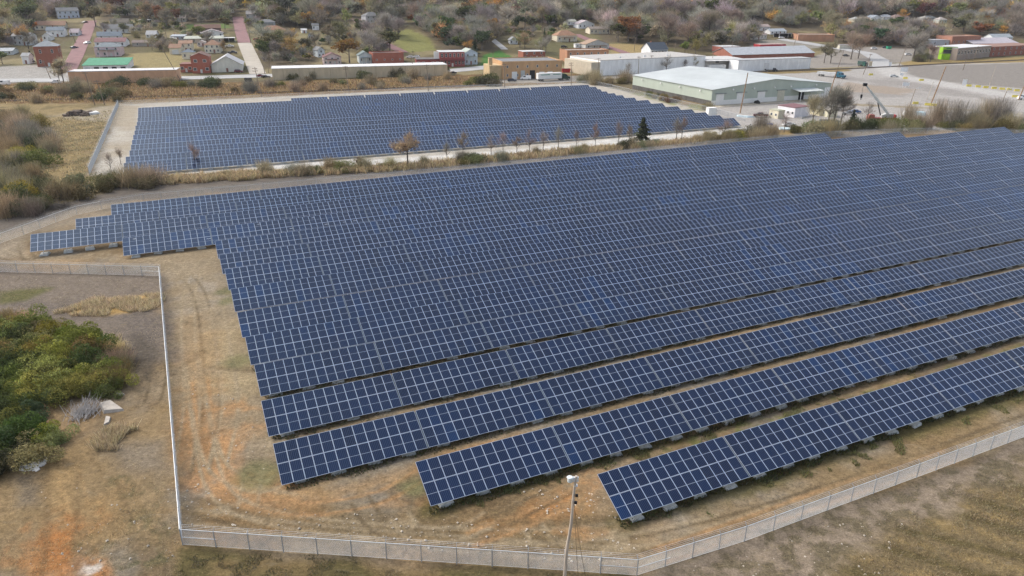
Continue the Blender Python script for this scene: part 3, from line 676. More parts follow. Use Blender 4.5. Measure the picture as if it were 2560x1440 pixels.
    for s in range(storeys):
        slots = nwin + (ndoor if s == 0 else 0)
        for i in range(slots):
            x = W*(i+.5)/slots
            if s == 0 and ndoor and i == slots//2:
                dm = MB(); dm.box((-.55, -.05, 0), (.55, .0, 2.1)); dm.build('door', paint((.25,.12,.09) if R.random() < .5 else (.6,.6,.58), .6), t, (x, -.005, .05)); continue
            if W/slots > ww*1.2: win(t, x, -.003, s*sh + sh*.35, ww, min(wh, sh*.5))
    for i in range(gdoor):
        dm = MB(); gw = W/gdoor*.55; dm.box((-gw/2, -.05, 0), (gw/2, 0, min(3, h*.7))); dm.build('garage_door', M_DARK if i else paint((.6,.62,.62), .6), t, (W*(i+.5)/gdoor, -.005, .02))
    for i in range(side_win):
        win(t, W+.003, D*(i+.5)/side_win, (storeys-1)*sh + sh*.35, ww, min(wh, sh*.5), math.pi/2)
        win(t, -.003, D*(i+.5)/side_win, (storeys-1)*sh + sh*.35, ww, min(wh, sh*.5), -math.pi/2)
    if chimney:
        m = MB(); m.box((-.4, -.4, 0), (.4, .4, rh*.9+1.2)); m.build('chimney', paint((.3,.14,.1), .9), t, (W*.32, D*.62, h+.1))
    if porch:
        m = MB(); pw = W*.7; m.box((W*.15, -2.2, h*.72), (W*.85, -.05, h*.72+.18)); m.build('porch_roof', rm, t)
        for i in range(3): m = MB(); m.box((-.09, -.09, low), (.09, .09, h*.72)); m.build('porch_post', M_WHITE, t, (W*.18 + W*.32*i, -2.0, 0))
    t['_W'], t['_D'], t['_h'] = W, D, h
    return t
WHT, CRM, GRY, BLU = (.80,.80,.79), (.68,.62,.49), (.42,.43,.43), (.50,.56,.62)
BRK, TANB, PCH = (.30,.115,.075), (.46,.31,.18), (.62,.47,.36)
RG, RBL, RBR, RTN, RDK = (.22,.225,.23), (.20,.24,.28), (.22,.13,.10), (.36,.22,.15), (.09,.09,.095)
Hs = lambda lab, Z, x0, y0, x1, y1, ytop, **k: building(k.pop('name', 'house'), lab, k.pop('cat', 'house'), Z(x0, y0), Z(x1, y1), abs((y0)-ytop)/3.657, **k)
# left part of town
def detail(t, name, fn, m): b = MB(); fn(b); return b.build(name, m, t)
t = Hs('long peach warehouse wall with white flat roof beside the street', Z1, 640, 762, 1625, 742, 662, name='warehouse', cat='warehouse', depth=11, roof='flat', wall=(.60,.36,.22), rcol=(.82,.82,.82), nwin=0, door=False)
t = Hs('white garage with green metal roof and open dark bays', Z1, 765, 652, 1170, 640, 602, name='garage', cat='garage', depth=15, roof='mono', rh=2.6, wall=WHT, rcol=(.10,.33,.20), nwin=0, gdoor=5)
Hs('square two storey red brick house with grey hip roof', Z1, 345, 612, 560, 600, 436, depth=11, roof='hip', rh=3, wall=BRK, rcol=(.33,.36,.38), nwin=2, storeys=2, chimney=True, wh=1.9, side_win=2)
Hs('small white outbuilding behind the dark evergreen bush', Z1, 210, 585, 275, 585, 515, name='shed', cat='shed', depth=5, rh=1.5, wall=WHT, rcol=GRY, nwin=0)
Hs('tan house with long brown roof above the brick street', Z1, 320, 275, 600, 265, 235, depth=10, rh=2.8, wall=CRM, rcol=RTN, nwin=5)
Hs('white house with blue grey roof and dark window', Z1, 432, 340, 590, 335, 283, depth=9, rh=2.2, wall=WHT, rcol=RBL, nwin=3, chimney=True)
Hs('pale grey two storey house half hidden by bare trees', Z1, 125, 415, 290, 415, 335, depth=8, rh=2, wall=(.55,.57,.58), rcol=(.42,.43,.44), nwin=3, storeys=2)
Hs('small white house with grey roof beside the autumn tree', Z1, 395, 372, 470, 370, 330, depth=7, roof='front', rh=1.8, wall=WHT, rcol=GRY, nwin=1)
Hs('long white shed roof at the left picture edge', Z1, -60, 505, 120, 500, 470, name='shed', cat='shed', depth=9, rh=1.5, wall=(.6,.63,.63), rcol=(.58,.62,.63), nwin=2)
Hs('pale blue two storey house with grey roof high among trees', Z1, 535, 172, 730, 160, 105, depth=9, rh=2.5, wall=(.55,.6,.68), rcol=RG, nwin=4, storeys=2, side_win=2)
Hs('cream bungalow with brown hip roof high on the hill', Z1, 1015, 140, 1290, 138, 98, depth=10, roof='hip', rh=2.6, wall=CRM, rcol=(.27,.17,.14), nwin=6)
Hs('house with shallow grey hip roof behind green trees', Z1, 1865, 152, 2030, 150, 112, depth=11, roof='hip', rh=3.2, wall=(.3,.3,.3), rcol=(.45,.47,.49), nwin=2, porch=True)
Hs('brown roofed house behind the white grey roofed one', Z1, 1015, 250, 1180, 245, 208, depth=9, rh=2.6, wall=CRM, rcol=(.17,.15,.12), nwin=2)
Hs('white house with dark grey roof and low side wing', Z1, 945, 306, 1210, 300, 266, depth=9, rh=2.8, wall=WHT, rcol=RG, nwin=4)
Hs('house with blue grey gable roof above the pink house', Z1, 893, 362, 1113, 352, 332, depth=9, rh=2.6, wall=WHT, rcol=RBL, nwin=2, chimney=True)
Hs('white house with dull red roof directly behind the pink one', Z1, 872, 432, 1150, 425, 385, depth=10, rh=2.2, wall=WHT, rcol=(.27,.15,.15), nwin=4)
Hs('pink two storey house with blue grey hip roof', Z1, 875, 520, 1108, 512, 435, depth=10, roof='hip', rh=2.4, wall=(.66,.52,.53), rcol=(.25,.29,.31), nwin=3, storeys=2, porch=True)
Hs('low weathered shed with brown roof in the grass', Z1, 1212, 425, 1400, 422, 392, name='shed', cat='shed', depth=6, rh=1.4, wall=(.4,.36,.32), rcol=(.25,.2,.18), nwin=1)
def carport(label, A, B, hpx, depth, m):
    a, c = at(*A), at(*B); d = c-a; W = d.length; yaw = math.atan2(d.y, d.x); t = thing('carport', label, 'carport', a, yaw); h = hpx*mpp(a)
    b = MB(); b.box((-.3, -.3, h), (W+.3, depth+.3, h+.2)); b.build('roof', m, t)
    for x in (0, W/2, W):
        for y in (0, depth): b = MB(); b.box((x-.09, y-.09, -.5), (x+.09, y+.09, h)); b.build('post', M_WHITE, t)
    b = MB(); b.box((0.1, depth-.1, 0), (W-.1, depth-.02, h-.05)); b.build('back_wall', M_DARK, t); return t
carport('dark open carport with thin white roof beside the hill trees', Z1(1270, 222), Z1(1370, 220), 10, 6, M_WHITE)
carport('open carport with pale flat roof beside the long cream building', Z1(2040, 388), Z1(2150, 385), 10, 7, mat('carport_roof', (.6,.6,.6)))
Hs('dark brick house with brown roof behind the white gable', Z1, 1790, 315, 2025, 305, 262, depth=9, rh=2.4, wall=(.16,.10,.09), rcol=RBR, nwin=3, porch=True)
Hs('white gabled house with red window trim on the slope', Z1, 1842, 345, 2045, 340, 305, depth=8, roof='front', rh=2.4, wall=WHT, rcol=(.5,.52,.53), nwin=3)
Hs('white tank like shed at the end of the grey sheds', Z1, 1545, 398, 1612, 395, 358, name='shed', cat='shed', depth=5, roof='front', rh=.8, wall=WHT, rcol=WHT, nwin=0)
Hs('grey metal shed with white door frames', Z1, 1565, 372, 1690, 370, 335, name='shed', cat='shed', depth=6, roof='mono', rh=.8, wall=(.35,.38,.42), rcol=(.42,.46,.5), nwin=2)
Hs('long low building with flat grey roof and maroon end', Z1, 1690, 395, 2040, 390, 358, depth=9, roof='mono', rh=1.2, wall=(.55,.47,.4), rcol=(.48,.50,.52), nwin=5)
Hs('low cream garage with tan roof and white door', Z1, 1555, 497, 1660, 497, 440, name='garage', cat='garage', depth=8, rh=2, wall=CRM, rcol=RTN, nwin=0, gdoor=1)
Hs('tall cream house with tan gable roof', Z1, 1645, 472, 1765, 470, 402, depth=9, rh=1.5, wall=CRM, rcol=RTN, nwin=2, storeys=2)
Hs('small cream cottage with blue grey roof behind the brick shop', Z1, 1668, 540, 1775, 540, 482, depth=6, roof='hip', rh=1.8, wall=CRM, rcol=RBL, nwin=1)
Hs('cream house with steep tan hip roof beside the lane', Z1, 1875, 485, 2015, 485, 415, depth=9, roof='hip', rh=3, wall=(.7,.66,.55), rcol=RTN, nwin=3, storeys=2)
Hs('tiny pale pink gabled shed with outside stair', Z1, 1805, 425, 1875, 425, 390, name='shed', cat='shed', depth=5, roof='front', rh=1.2, wall=(.68,.58,.55), rcol=CRM, nwin=1)
t = Hs('two storey red brick shop with brown parapet gable', Z1, 1762, 672, 1928, 668, 528, name='shop', cat='shop', depth=13, roof='front', rh=2, wall=(.36,.12,.08), rcol=(.2,.12,.1), nwin=2, storeys=2, ww=1.6)
Hs('single storey red brick wing with maroon awning', Z1, 1655, 662, 1760, 660, 592, name='shop', cat='shop', depth=12, roof='flat', wall=(.36,.12,.08), rcol=(.25,.12,.1), nwin=2, ww=1.6)
Hs('cream metal hall with wide low gable and teal glass front', Z1, 1940, 662, 2220, 655, 598, name='hall', cat='hall', depth=20, roof='front', rh=4.6, wall=(.68,.66,.58), rcol=(.62,.63,.65), nwin=6, ww=2.2, wh=1.8, over=.6)
Hs('small grey house with grey hip roof by the evergreens', Z1, 2375, 252, 2520, 250, 205, depth=8, roof='hip', rh=2, wall=(.45,.47,.48), rcol=RG, nwin=2, porch=True)
Hs('peach house with rust hip roof beside the brick street', Z2, 192, 335, 420, 332, 280, depth=11, roof='hip', rh=3, wall=(.70,.55,.45), rcol=(.36,.2,.13), nwin=4, side_win=2)
Hs('tiny white house with dark roof at the wood edge', Z2, 662, 275, 722, 275, 235, depth=6, rh=1.4, wall=WHT, rcol=RG, nwin=1)
Hs('white shed behind the low trees', Z2, 565, 303, 612, 302, 278, name='shed', cat='shed', depth=5, rh=1, wall=WHT, rcol=WHT, nwin=0)
Hs('grey porch house between bare trees on the slope', Z2, 625, 360, 670, 360, 322, depth=6, roof='front', rh=1.4, wall=GRY, rcol=GRY, nwin=1, porch=True)
Hs('pale blue narrow house behind the dark evergreen', Z2, 715, 525, 778, 520, 462, depth=8, roof='front', rh=1.8, wall=(.6,.66,.7), rcol=RG, nwin=1, storeys=2)
Hs('white house with maroon porch and red brick base', Z2, 765, 592, 928, 588, 528, depth=10, roof='front', rh=2.2, wall=(.62,.5,.48), rcol=(.2,.1,.1), nwin=3, storeys=2, porch=True)
Hs('grey green cottage with columned porch and blue roof', Z2, 1095, 582, 1210, 578, 512, depth=9, roof='front', rh=2.2, wall=(.52,.57,.58), rcol=(.22,.28,.28), nwin=2, porch=True)
Hs('plain red brick store with flat roof beyond the white roof', Z2, 1218, 588, 1500, 578, 497, name='shop', cat='shop', depth=13, roof='flat', wall=(.36,.13,.09), rcol=(.3,.2,.17), nwin=4, ww=.8, wh=.8, door=False, parapet=True)
t = Hs('long maroon awning shop with row of white framed windows', Z2, 1832, 612, 2055, 608, 485, name='shop', cat='shop', depth=14, roof='flat', wall=(.30,.08,.075), rcol=(.75,.75,.75), nwin=6, storeys=2, ww=1.1, wh=1.9)
b = MB(); b.box((0, -1.6, t['_h']*.40), (t['_W'], -.1, t['_h']*.48)); b.build('awning', paint((.16,.045,.045), .7), t)
t = Hs('low maroon shop with big white blank sign on roof', Z2, 1615, 612, 1828, 610, 548, name='shop', cat='shop', depth=12, roof='flat', wall=(.26,.07,.065), rcol=(.16,.15,.15), nwin=4, ww=1.4)
b = MB(); b.box((t['_W']*.76, 1, t['_h']+.24), (t['_W']*.99, 1.4, t['_h']+4.4)); b.build('sign_board', M_WHITE, t)
Hs('pale blue two storey house with gable beside the maroon shop', Z2, 2055, 592, 2172, 588, 490, depth=12, roof='front', rh=2.2, wall=(.52,.60,.66), rcol=(.45,.5,.54), nwin=2, storeys=2, porch=True)
t = Hs('long beige block warehouse with bright white roof edge', Z2, 300, 732, 1898, 688, 634, name='warehouse', cat='warehouse', depth=14, roof='flat', wall=(.56,.47,.33), rcol=(.88,.88,.88), nwin=0, door=False)
for i in range(11): b = MB(); x = t['_W']*(i+.7)/11.6; b.box((x-.12, -.1, -.2), (x+.12, -.004, t['_h']-.1)); b.build('downpipe', paint((.42,.34,.24), .8), t)
Hs('grey two storey house in the bare trees by the brick street', Z2, 1155, 215, 1290, 208, 150, depth=10, roof='hip', rh=3, wall=(.5,.52,.54), rcol=RG, nwin=3, storeys=2)
Hs('narrow white house behind the round green bushes', Z2, 1345, 200, 1400, 200, 160, depth=7, roof='front', rh=2, wall=WHT, rcol=RG, nwin=1, storeys=2)
Hs('small white wing house behind the round green bushes', Z2, 1405, 192, 1458, 190, 160, depth=7, rh=1.5, wall=WHT, rcol=GRY, nwin=1)
Hs('large white farmhouse with steep gable high on the hill', Z2, 2095, 215, 2250, 212, 150, depth=10, roof='front', rh=3.6, wall=(.76,.77,.78), rcol=(.4,.42,.45), nwin=4, storeys=2, side_win=2)
Hs('white annex with grey roof left of the farmhouse', Z2, 1990, 165, 2080, 165, 128, depth=8, rh=2, wall=(.66,.69,.7), rcol=(.4,.45,.47), nwin=2)
Hs('beige house with salmon roof beside the white farmhouse', Z2, 2272, 285, 2388, 282, 230, depth=10, rh=4.2, wall=(.6,.58,.5), rcol=(.38,.24,.2), nwin=2, storeys=2)
Hs('small grey gabled cottage behind the yellow green tree', Z3, 275, 405, 345, 405, 368, depth=8, roof='front', rh=2, wall=(.5,.53,.55), rcol=(.42,.43,.45), nwin=2)
# middle
t = Hs('large tan brick two storey depot with flat dark roof', Z3, 205, 728, 745, 712, 578, name='depot', cat='depot', depth=24, roof='flat', wall=(.50,.31,.165), rcol=(.24,.245,.25), nwin=6, storeys=2, ww=.9, wh=1.2, parapet=True, door=False)
for x, w, h_, m in ((.2, 3, 4, M_WHITE), (.34, 2.4, 4.5, M_CONC), (.50, 3, 4.5, M_DARK), (.66, 3, 3.6, M_WHITE), (.8, 3, 3.6, M_WHITE)): b = MB(); b.box((t['_W']*x-w/2, -.09, 0), (t['_W']*x+w/2, -.065, h_)); b.build('loading_door', m, t)
b = MB(); b.box((-7, 1, -.3), (-.05, 14, t['_h']*.82)); b.box((-6.5, 4, t['_h']*.82), (-4.5, 6, t['_h']*1.25)); b.build('stair_tower', paint((.50,.38,.22), .9), t)
Hs('small square red brick house with white rooftop', Z3, 395, 545, 595, 540, 478, depth=11, roof='flat', wall=BRK, rcol=(.8,.8,.8), nwin=3, storeys=2, wh=1.8)
Hs('tan brick store building with four white windows', Z3, 795, 572, 1172, 562, 472, name='shop', cat='shop', depth=14, roof='flat', wall=(.42,.22,.13), rcol=(.42,.36,.3), nwin=6, storeys=2, ww=1, wh=1.2, parapet=True)
Hs('cream bungalow with broad salmon hip roof', Z3, 705, 382, 885, 378, 330, depth=11, roof='hip', rh=3.6, wall=CRM, rcol=(.38,.22,.14), nwin=3, porch=True)
Hs('tan roofed house with grey gable porch above the brick store', Z3, 965, 452, 1178, 445, 408, depth=11, roof='front', rh=3, wall=(.5,.5,.48), rcol=(.4,.28,.2), nwin=3, porch=True)
Hs('white gabled house beside the tall bare trees', Z3, 900, 262, 1045, 258, 222, depth=10, roof='front', rh=2.8, wall=(.76,.78,.8), rcol=(.5,.53,.55), nwin=3)
Hs('cream ranch house with flat brown roof on the grass slope', Z3, 1005, 312, 1185, 308, 268, depth=9, rh=1.6, wall=CRM, rcol=(.27,.23,.2), nwin=4)
Hs('pale roofed house mostly hidden by tan bare trees', Z3, 605, 210, 690, 208, 180, depth=9, roof='hip', rh=2, wall=(.6,.5,.48), rcol=(.4,.33,.3), nwin=2)
Hs('white bungalow peeking between bare trunks', Z3, 800, 230, 880, 228, 200, depth=8, rh=1.8, wall=WHT, rcol=(.5,.5,.52), nwin=2)
Hs('white church like house with steep black roof', Z3, 1560, 505, 1715, 495, 455, depth=11, roof='gable', rh=4.2, wall=(.80,.81,.83), rcol=(.10,.12,.15), nwin=4, porch=True, chimney=True)
Hs('large red brick school among the hilltop trees', Z3, 1905, 95, 2130, 90, -10, name='school', cat='school', depth=18, roof='flat', wall=(.28,.10,.085), rcol=(.3,.2,.2), nwin=7, storeys=3)
Hs('blue grey house with black roof high among bare trees', Z3, 1400, 62, 1510, 60, 25, depth=10, roof='front', rh=2.5, wall=(.5,.53,.58), rcol=RDK, nwin=2, storeys=2)
t = Hs('huge plain white warehouse with pale flat roof', Z3, 1095, 692, 2050, 640, 560, name='warehouse', cat='warehouse', depth=34, roof='flat', wall=(.85,.85,.85), rcol=(.60,.58,.55), nwin=0, door=False)
W = t['_W']
b = MB(); b.box((-.06, 4, 0), (-.004, 26, 5)); b.build('loading_bay', M_DARK, t)
b = MB(); b.box((-6, 0, -.3), (-.1, 30, t['_h']*.9)); b.build('tan_annex', paint((.52,.46,.36), .9), t)
for x in (.25, .48, .7): b = MB(); b.box((W*x-.5, 8, t['_h']+.22), (W*x+.5, 9, t['_h']+1.0)); b.build('roof_vent', M_GALV, t)
t = Hs('grey loading dock building with projecting flat canopy', Z3, 2055, 640, 2415, 632, 552, name='dock_building', cat='building', depth=22, roof='flat', wall=(.50,.47,.44), rcol=(.72,.72,.71), nwin=0, door=False, over=.8)
b = MB(); b.box((-1, -4, t['_h']-.5), (t['_W'], -.15, t['_h']-.1)); b.build('canopy', paint((.72,.71,.69), .7), t)
b = MB(); b.box((1, -3.5, -.2), (t['_W']*.45, -.02, 3.2)); b.build('white_block', M_WHITE, t)
for x in (.25, .62): b = MB(); b.box((t['_W']*x, -.05, 4.2), (t['_W']*x+2.2, -.004, 5.6)); b.build('window', M_DARK, t)
t = Hs('white block warehouse with grey roof edge by the flatbed', Z4, -60, 655, 600, 628, 558, name='warehouse', cat='warehouse', depth=9, roof='flat', wall=(.84,.84,.84), rcol=(.46,.47,.48), nwin=0, door=False)
b = MB(); b.box((t['_W']*.35, -.07, 0), (t['_W']*.42, -.004, 4.5)); b.build('loading_door', paint((.7,.7,.7), .6), t)
Hs('red brick hall with low silver metal gable roof', Z4, -110, 545, 640, 520, 515, name='hall', cat='hall', depth=24, roof='gable', rh=4, wall=(.34,.14,.1), rcol=(.55,.58,.62), nwin=0, door=False, hm=3.0)
Hs('small red brick shop with white flat roof and vents', Z3, 2200, 490, 2372, 486, 432, name='shop', cat='shop', depth=12, roof='flat', wall=(.36,.13,.1), rcol=(.78,.78,.78), nwin=2)
# right
Hs('long tan brick store with pale entrance front', Z4, 490, 372, 820, 385, 322, name='shop', cat='shop', depth=18, roof='flat', wall=(.44,.24,.15), rcol=(.48,.4,.33), nwin=0, parapet=True, door=False)
Hs('white cottage with blue roof beside the carport', Z4, 240, 315, 385, 310, 290, depth=9, rh=2, wall=(.8,.8,.8), rcol=(.42,.46,.5), nwin=3)
Hs('cream shop with dark doors at the grey lot edge', Z4, 62, 362, 205, 358, 322, name='shop', cat='shop', depth=8, rh=1.6, wall=(.62,.58,.52), rcol=(.36,.3,.28), nwin=4)
Hs('white house behind the cottage with pale roof', Z4, 120, 282, 235, 280, 248, depth=9, rh=2, wall=(.7,.66,.66), rcol=(.45,.36,.33), nwin=2)
carport('open black carport with thin flat roof by the cottage', Z4(320, 350), Z4(480, 348), 10, 8, mat('black_roof', (.06,.06,.065)))
def canopy():
    a, c = at(*Z4(150, 468)), at(*Z4(345, 465)); d = c-a; W = d.length; t = thing('fuel_canopy', 'red fuel station canopy standing on dark pillars', 'canopy', a, math.atan2(d.y, d.x))
    h = 8*mpp(a)
    b = MB(); b.box((-2.5, -3, h), (W+1, 6, h+2.4)); b.build('roof', paint((.33,.03,.04), .5), t)
    b = MB(); b.box((-2.2, -2.7, h+2.42), (W+.7, 5.7, h+2.6)); b.build('roof_deck', paint((.4,.28,.26), .8), t)
    for x in (W*.2, W*.75): b = MB(); b.box((x-.7, -.7, -.2), (x+.7, 2, h)); b.build('pillar', M_DARK, t)
canopy()
for lab, x0, x1, y, yt, rf, wl, rc in (('pale house with white roof leftmost in the terrace row', 1010, 1080, 205, 180, 'hip', CRM, (.6,.6,.58)), ('house with salmon roof in the hillside row', 1070, 1150, 208, 182, 'gable', CRM, (.42,.27,.2)),
        ('white house with blue grey roof in the hillside row', 1165, 1255, 195, 165, 'front', (.8,.8,.82), (.36,.4,.45)), ('white house with pale hip roof and dark windows', 1265, 1365, 180, 158, 'hip', (.75,.75,.76), (.58,.6,.62)),
        ('house with wide brown hip roof behind the orange tree', 1375, 1510, 185, 158, 'hip', (.55,.45,.4), (.3,.22,.2)), ('grey house with pale roof below the brown red tree', 1640, 1760, 195, 168, 'hip', (.5,.5,.5), (.42,.42,.4))):
    Hs(lab, Z4, x0, y, x1, y-2, yt, depth=9, roof=rf, rh=2.4, wall=wl, rcol=rc, nwin=2)
for lab, Z, x0, x1, y, yt, rf, wl, rc in (('pale roofed house glimpsed in the wood above the rust tree', Z2, 775, 850, 130, 95, 'hip', (.6,.6,.62), (.62,.62,.62)), ('white gabled house behind the grey two storey one', Z2, 1215, 1300, 130, 95, 'front', WHT, (.5,.5,.5)),
        ('pale grey house deep in the dense wood', Z2, 1885, 1960, 215, 180, 'gable', (.6,.62,.64), (.62,.63,.64)), ('white roofed house high above the cream bungalow', Z3, 790, 860, 62, 30, 'gable', WHT, (.62,.62,.62)), ('tan roofed cottage in the wood behind the gravel lot', Z3, 2240, 2400, 262, 232, 'hip', (.6,.55,.5), (.55,.5,.47)),
        ('pale blue roofed house in the right hand wood', Z4, 470, 560, 150, 115, 'gable', (.62,.66,.7), (.55,.6,.66)), ('white house beside the pale blue roofed one in the wood', Z4, 580, 670, 145, 108, 'hip', WHT, (.6,.6,.6)), ('pale green roofed house below the brown red tree', Z4, 1780, 1850, 215, 182, 'hip', (.5,.55,.52), (.5,.55,.52)),
        ('white cottage at the foot of the left hill wood', Z1, 1340, 1430, 348, 318, 'gable', WHT, (.6,.6,.6)), ('pale cottage above the dark carport', Z1, 1330, 1420, 150, 122, 'gable', (.62,.6,.55), (.4,.4,.4)), ('white house left of the middle brick street top', Z1, 2080, 2140, 118, 85, 'front', WHT, (.5,.5,.52)),
        ('grey cottage right of the middle brick street top', Z1, 2255, 2340, 165, 130, 'gable', (.55,.55,.56), (.4,.38,.36)), ('white bungalow on the hill between the brick streets', Z1, 1600, 1700, 200, 168, 'gable', (.7,.7,.68), (.34,.3,.28)), ('pale house below the olive tree by the left street', Z1, 640, 720, 330, 300, 'gable', (.62,.64,.66), (.5,.52,.55))):
    Hs(lab, Z, x0, y, x1, y-2, yt, depth=8, roof=rf, rh=2.4, wall=wl, rcol=rc, nwin=2)
Hs('dark red gabled house half hidden in the trees', Z4, 1115, 290, 1215, 288, 245, depth=9, roof='front', rh=3, wall=(.2,.07,.06), rcol=(.16,.07,.07), nwin=2, storeys=2, porch=True)
Hs('long grey metal building with pale corrugated wall', Z4, 1690, 420, 1890, 418, 372, name='hall', cat='hall', depth=14, roof='flat', wall=(.48,.50,.53), rcol=(.55,.56,.58), nwin=1)
Hs('red and tan brick store with brown parapet behind the green front', Z4, 1890, 422, 2150, 415, 342, name='shop', cat='shop', depth=16, roof='flat', wall=(.38,.19,.13), rcol=(.38,.25,.19), nwin=5, parapet=True)
Hs('long hall with pale tan roof and dark fascia', Z4, 2090, 432, 2500, 425, 402, name='hall', cat='hall', depth=26, roof='gable', rh=3.6, wall=(.2,.18,.17), rcol=(.60,.56,.50), nwin=0, door=False)
Hs('blue grey gabled house behind the tan roofed hall', Z4, 2270, 375, 2450, 372, 345, depth=10, rh=2.6, wall=(.7,.72,.74), rcol=(.38,.42,.45), nwin=2)
t = Hs('lime green shop front block with dark glass window', Z4, 1800, 545, 1932, 548, 436, name='shop', cat='shop', depth=12, roof='flat', wall=(.27,.52,.03), rcol=(.6,.6,.58), nwin=0, door=False)
b = MB(); b.box((t['_W']*.05, -.1, t['_h']*.48), (t['_W']*.68, -.004, t['_h']*.8)); b.build('window', M_GLASS, t)
b = MB(); b.box((t['_W']*.2, -.14, t['_h']*.86), (t['_W']*.6, -.02, t['_h']*.94)); b.build('sign_strip', paint((.04,.12,.05), .6), t)
t = Hs('long grey brown brick factory with white roof and window band', Z4, 1936, 552, 2240, 520, 448, name='factory', cat='factory', depth=20, roof='flat', wall=(.34,.28,.24), rcol=(.85,.85,.86), nwin=0, door=False)
for i in range(11): win(t, t['_W']*(i+.5)/11, -.003, t['_h']*.5, 2.0, 2.0)
t = Hs('red brick factory wing with brown roof at the picture edge', Z4, 2245, 520, 2700, 490, 435, name='factory', cat='factory', depth=22, roof='flat', wall=(.30,.12,.085), rcol=(.32,.2,.16), nwin=9, storeys=2, ww=1.2, wh=1.6, door=False)
# sage green metal warehouse in the yard
def sage():
    c0, c1, c2 = at(1580.7, 222), at(1777, 264), at(2073, 244.5)
    d = c2 - c1; W = d.length; ex = d.normalized(); yaw = math.atan2(ex.y, ex.x); D = (c0-c1).length
    e2 = (c0-c1).normalized()
    t = thing('metal_warehouse', 'sage green metal warehouse with pale low gable roof', 'warehouse', c1, 0)
    he, hr = 6.6, 9.6
    P = lambda a, b, z: ex*a + e2*b + Vector((0, 0, z))
    sg = mat('sage_cladding', (.42,.47,.405), .5, .06, .4, streak=.05); b = MB()
    vs = [P(0,0,-.3),P(W,0,-.3),P(W,D,-.3),P(0,D,-.3),P(0,0,he),P(W*.5,0,hr),P(W,0,he),P(W,D,he),P(W*.5,D,hr),P(0,D,he)]
    b.add(vs, [(0,1,6,5,4),(1,2,7,6),(2,3,9,8,7),(3,0,4,9)]); b.build('wall', sg, t)
    r = MB()
    slab(r, [P(-.4,-.5,he-.1),P(W*.5,-.5,hr+.06),P(W*.5,D+.5,hr+.06),P(-.4,D+.5,he-.1)], .14); slab(r, [P(W*.5,-.5,hr+.06),P(W+.4,-.5,he-.1),P(W+.4,D+.5,he-.1),P(W*.5,D+.5,hr+.06)], .14)
    r.build('roof', mat('pale_roof', (.42,.45,.45), .55, .12, .07), t)
    n = Vector((ex.y, -ex.x, 0))
    def face(a0, a1, z0, z1, th, nm, m): b = MB(); p, q = P(a0,0,0), P(a1,0,0); b.add([p+Vector((0,0,z0)),q+Vector((0,0,z0)),q+Vector((0,0,z1)),p+Vector((0,0,z1)),p+n*th+Vector((0,0,z0)),q+n*th+Vector((0,0,z0)),q+n*th+Vector((0,0,z1)),p+n*th+Vector((0,0,z1))], [(4,5,6,7),(0,4,7,3),(1,2,6,5),(3,7,6,2),(0,1,5,4)]); return b.build(nm, m, t)
    face(.02, W, .1, 2.0, .05, 'white_plinth', M_WHITE)
    for i, f in enumerate((.035, .20, .37, .535)):
        face(W*f, W*f+4.0, .1, 4.6, .11, 'roller_door', M_WHITE if i < 3 else paint((.58,.56,.45), .6)); face(W*f-.6, W*f+5.0, 4.65, 4.95, .5, 'door_hood', paint((.25,.27,.26), .6))
    face(W*.945, W*.995, .1, 4.8, .11, 'roller_door', M_WHITE)
    face(W*.72, W*.765, .1, 4.2, .12, 'open_door', M_DARK)
    c = MB(); p = P(W*.65,0,4.9); u_, n_ = ex*(W*.2), n*6
    slab(c, [p, p+u_, p+u_+n_-Vector((0,0,.6)), p+n_-Vector((0,0,.6))], .2); c.build('canopy', paint((.55,.58,.57), .5), t)
    for a in (.66, .75, .845):
        c = MB(); q = P(W*a,0,0)+n*5.6; c.tube(q+Vector((0,0,-.2)), q+Vector((0,0,4.4)), .12); c.build('canopy_post', M_GALV, t)
    d2 = MB(); dep = 5
    d2.add([P(0,0,.08),P(W,0,.08),P(W,0,.08)+n*dep,P(0,0,.08)+n*dep,P(0,0,-1),P(W,0,-1),P(W,0,-1)+n*dep,P(0,0,-1)+n*dep], [(3,2,1,0),(7,3,0,4),(6,2,3,7),(5,1,2,6)]); d2.build('loading_dock', mat('dock_concrete', (.43,.38,.30), .9, .4, .4), t)
    l = MB(); k = Vector((-e2.y, e2.x, 0)); k = -k if k.dot(ex) > 0 else k
    l.add([P(0,0,0)+k*.05,P(0,D,0)+k*.05,P(0,D,2)+k*.05,P(0,0,2)+k*.05], [(0,1,2,3)]); l.add([P(0,0,0)+k*.02,P(0,D,0)+k*.02,P(0,D,2)+k*.02,P(0,0,2)+k*.02], [(3,2,1,0)])
    l.build('dark_base_wall', mat('dark_base', (.10,.095,.09), .9, .4, .5), t)
    for f in (.12, .36, .6, .85):
        m = MB(); q = P(0, D*f, he-1.2)+k*.4; m.tube(q, q+k*.5, .35, n=8); m.build('wall_lamp', M_WHITE, t)
    for f in (.16, .33, .5, .64, .86):
        m = MB(); q = P(W*f, 0, he-.4)+n*.1; m.tube(q, q+n*.5, .35, n=8); m.build('wall_lamp', M_WHITE, t)
sage()

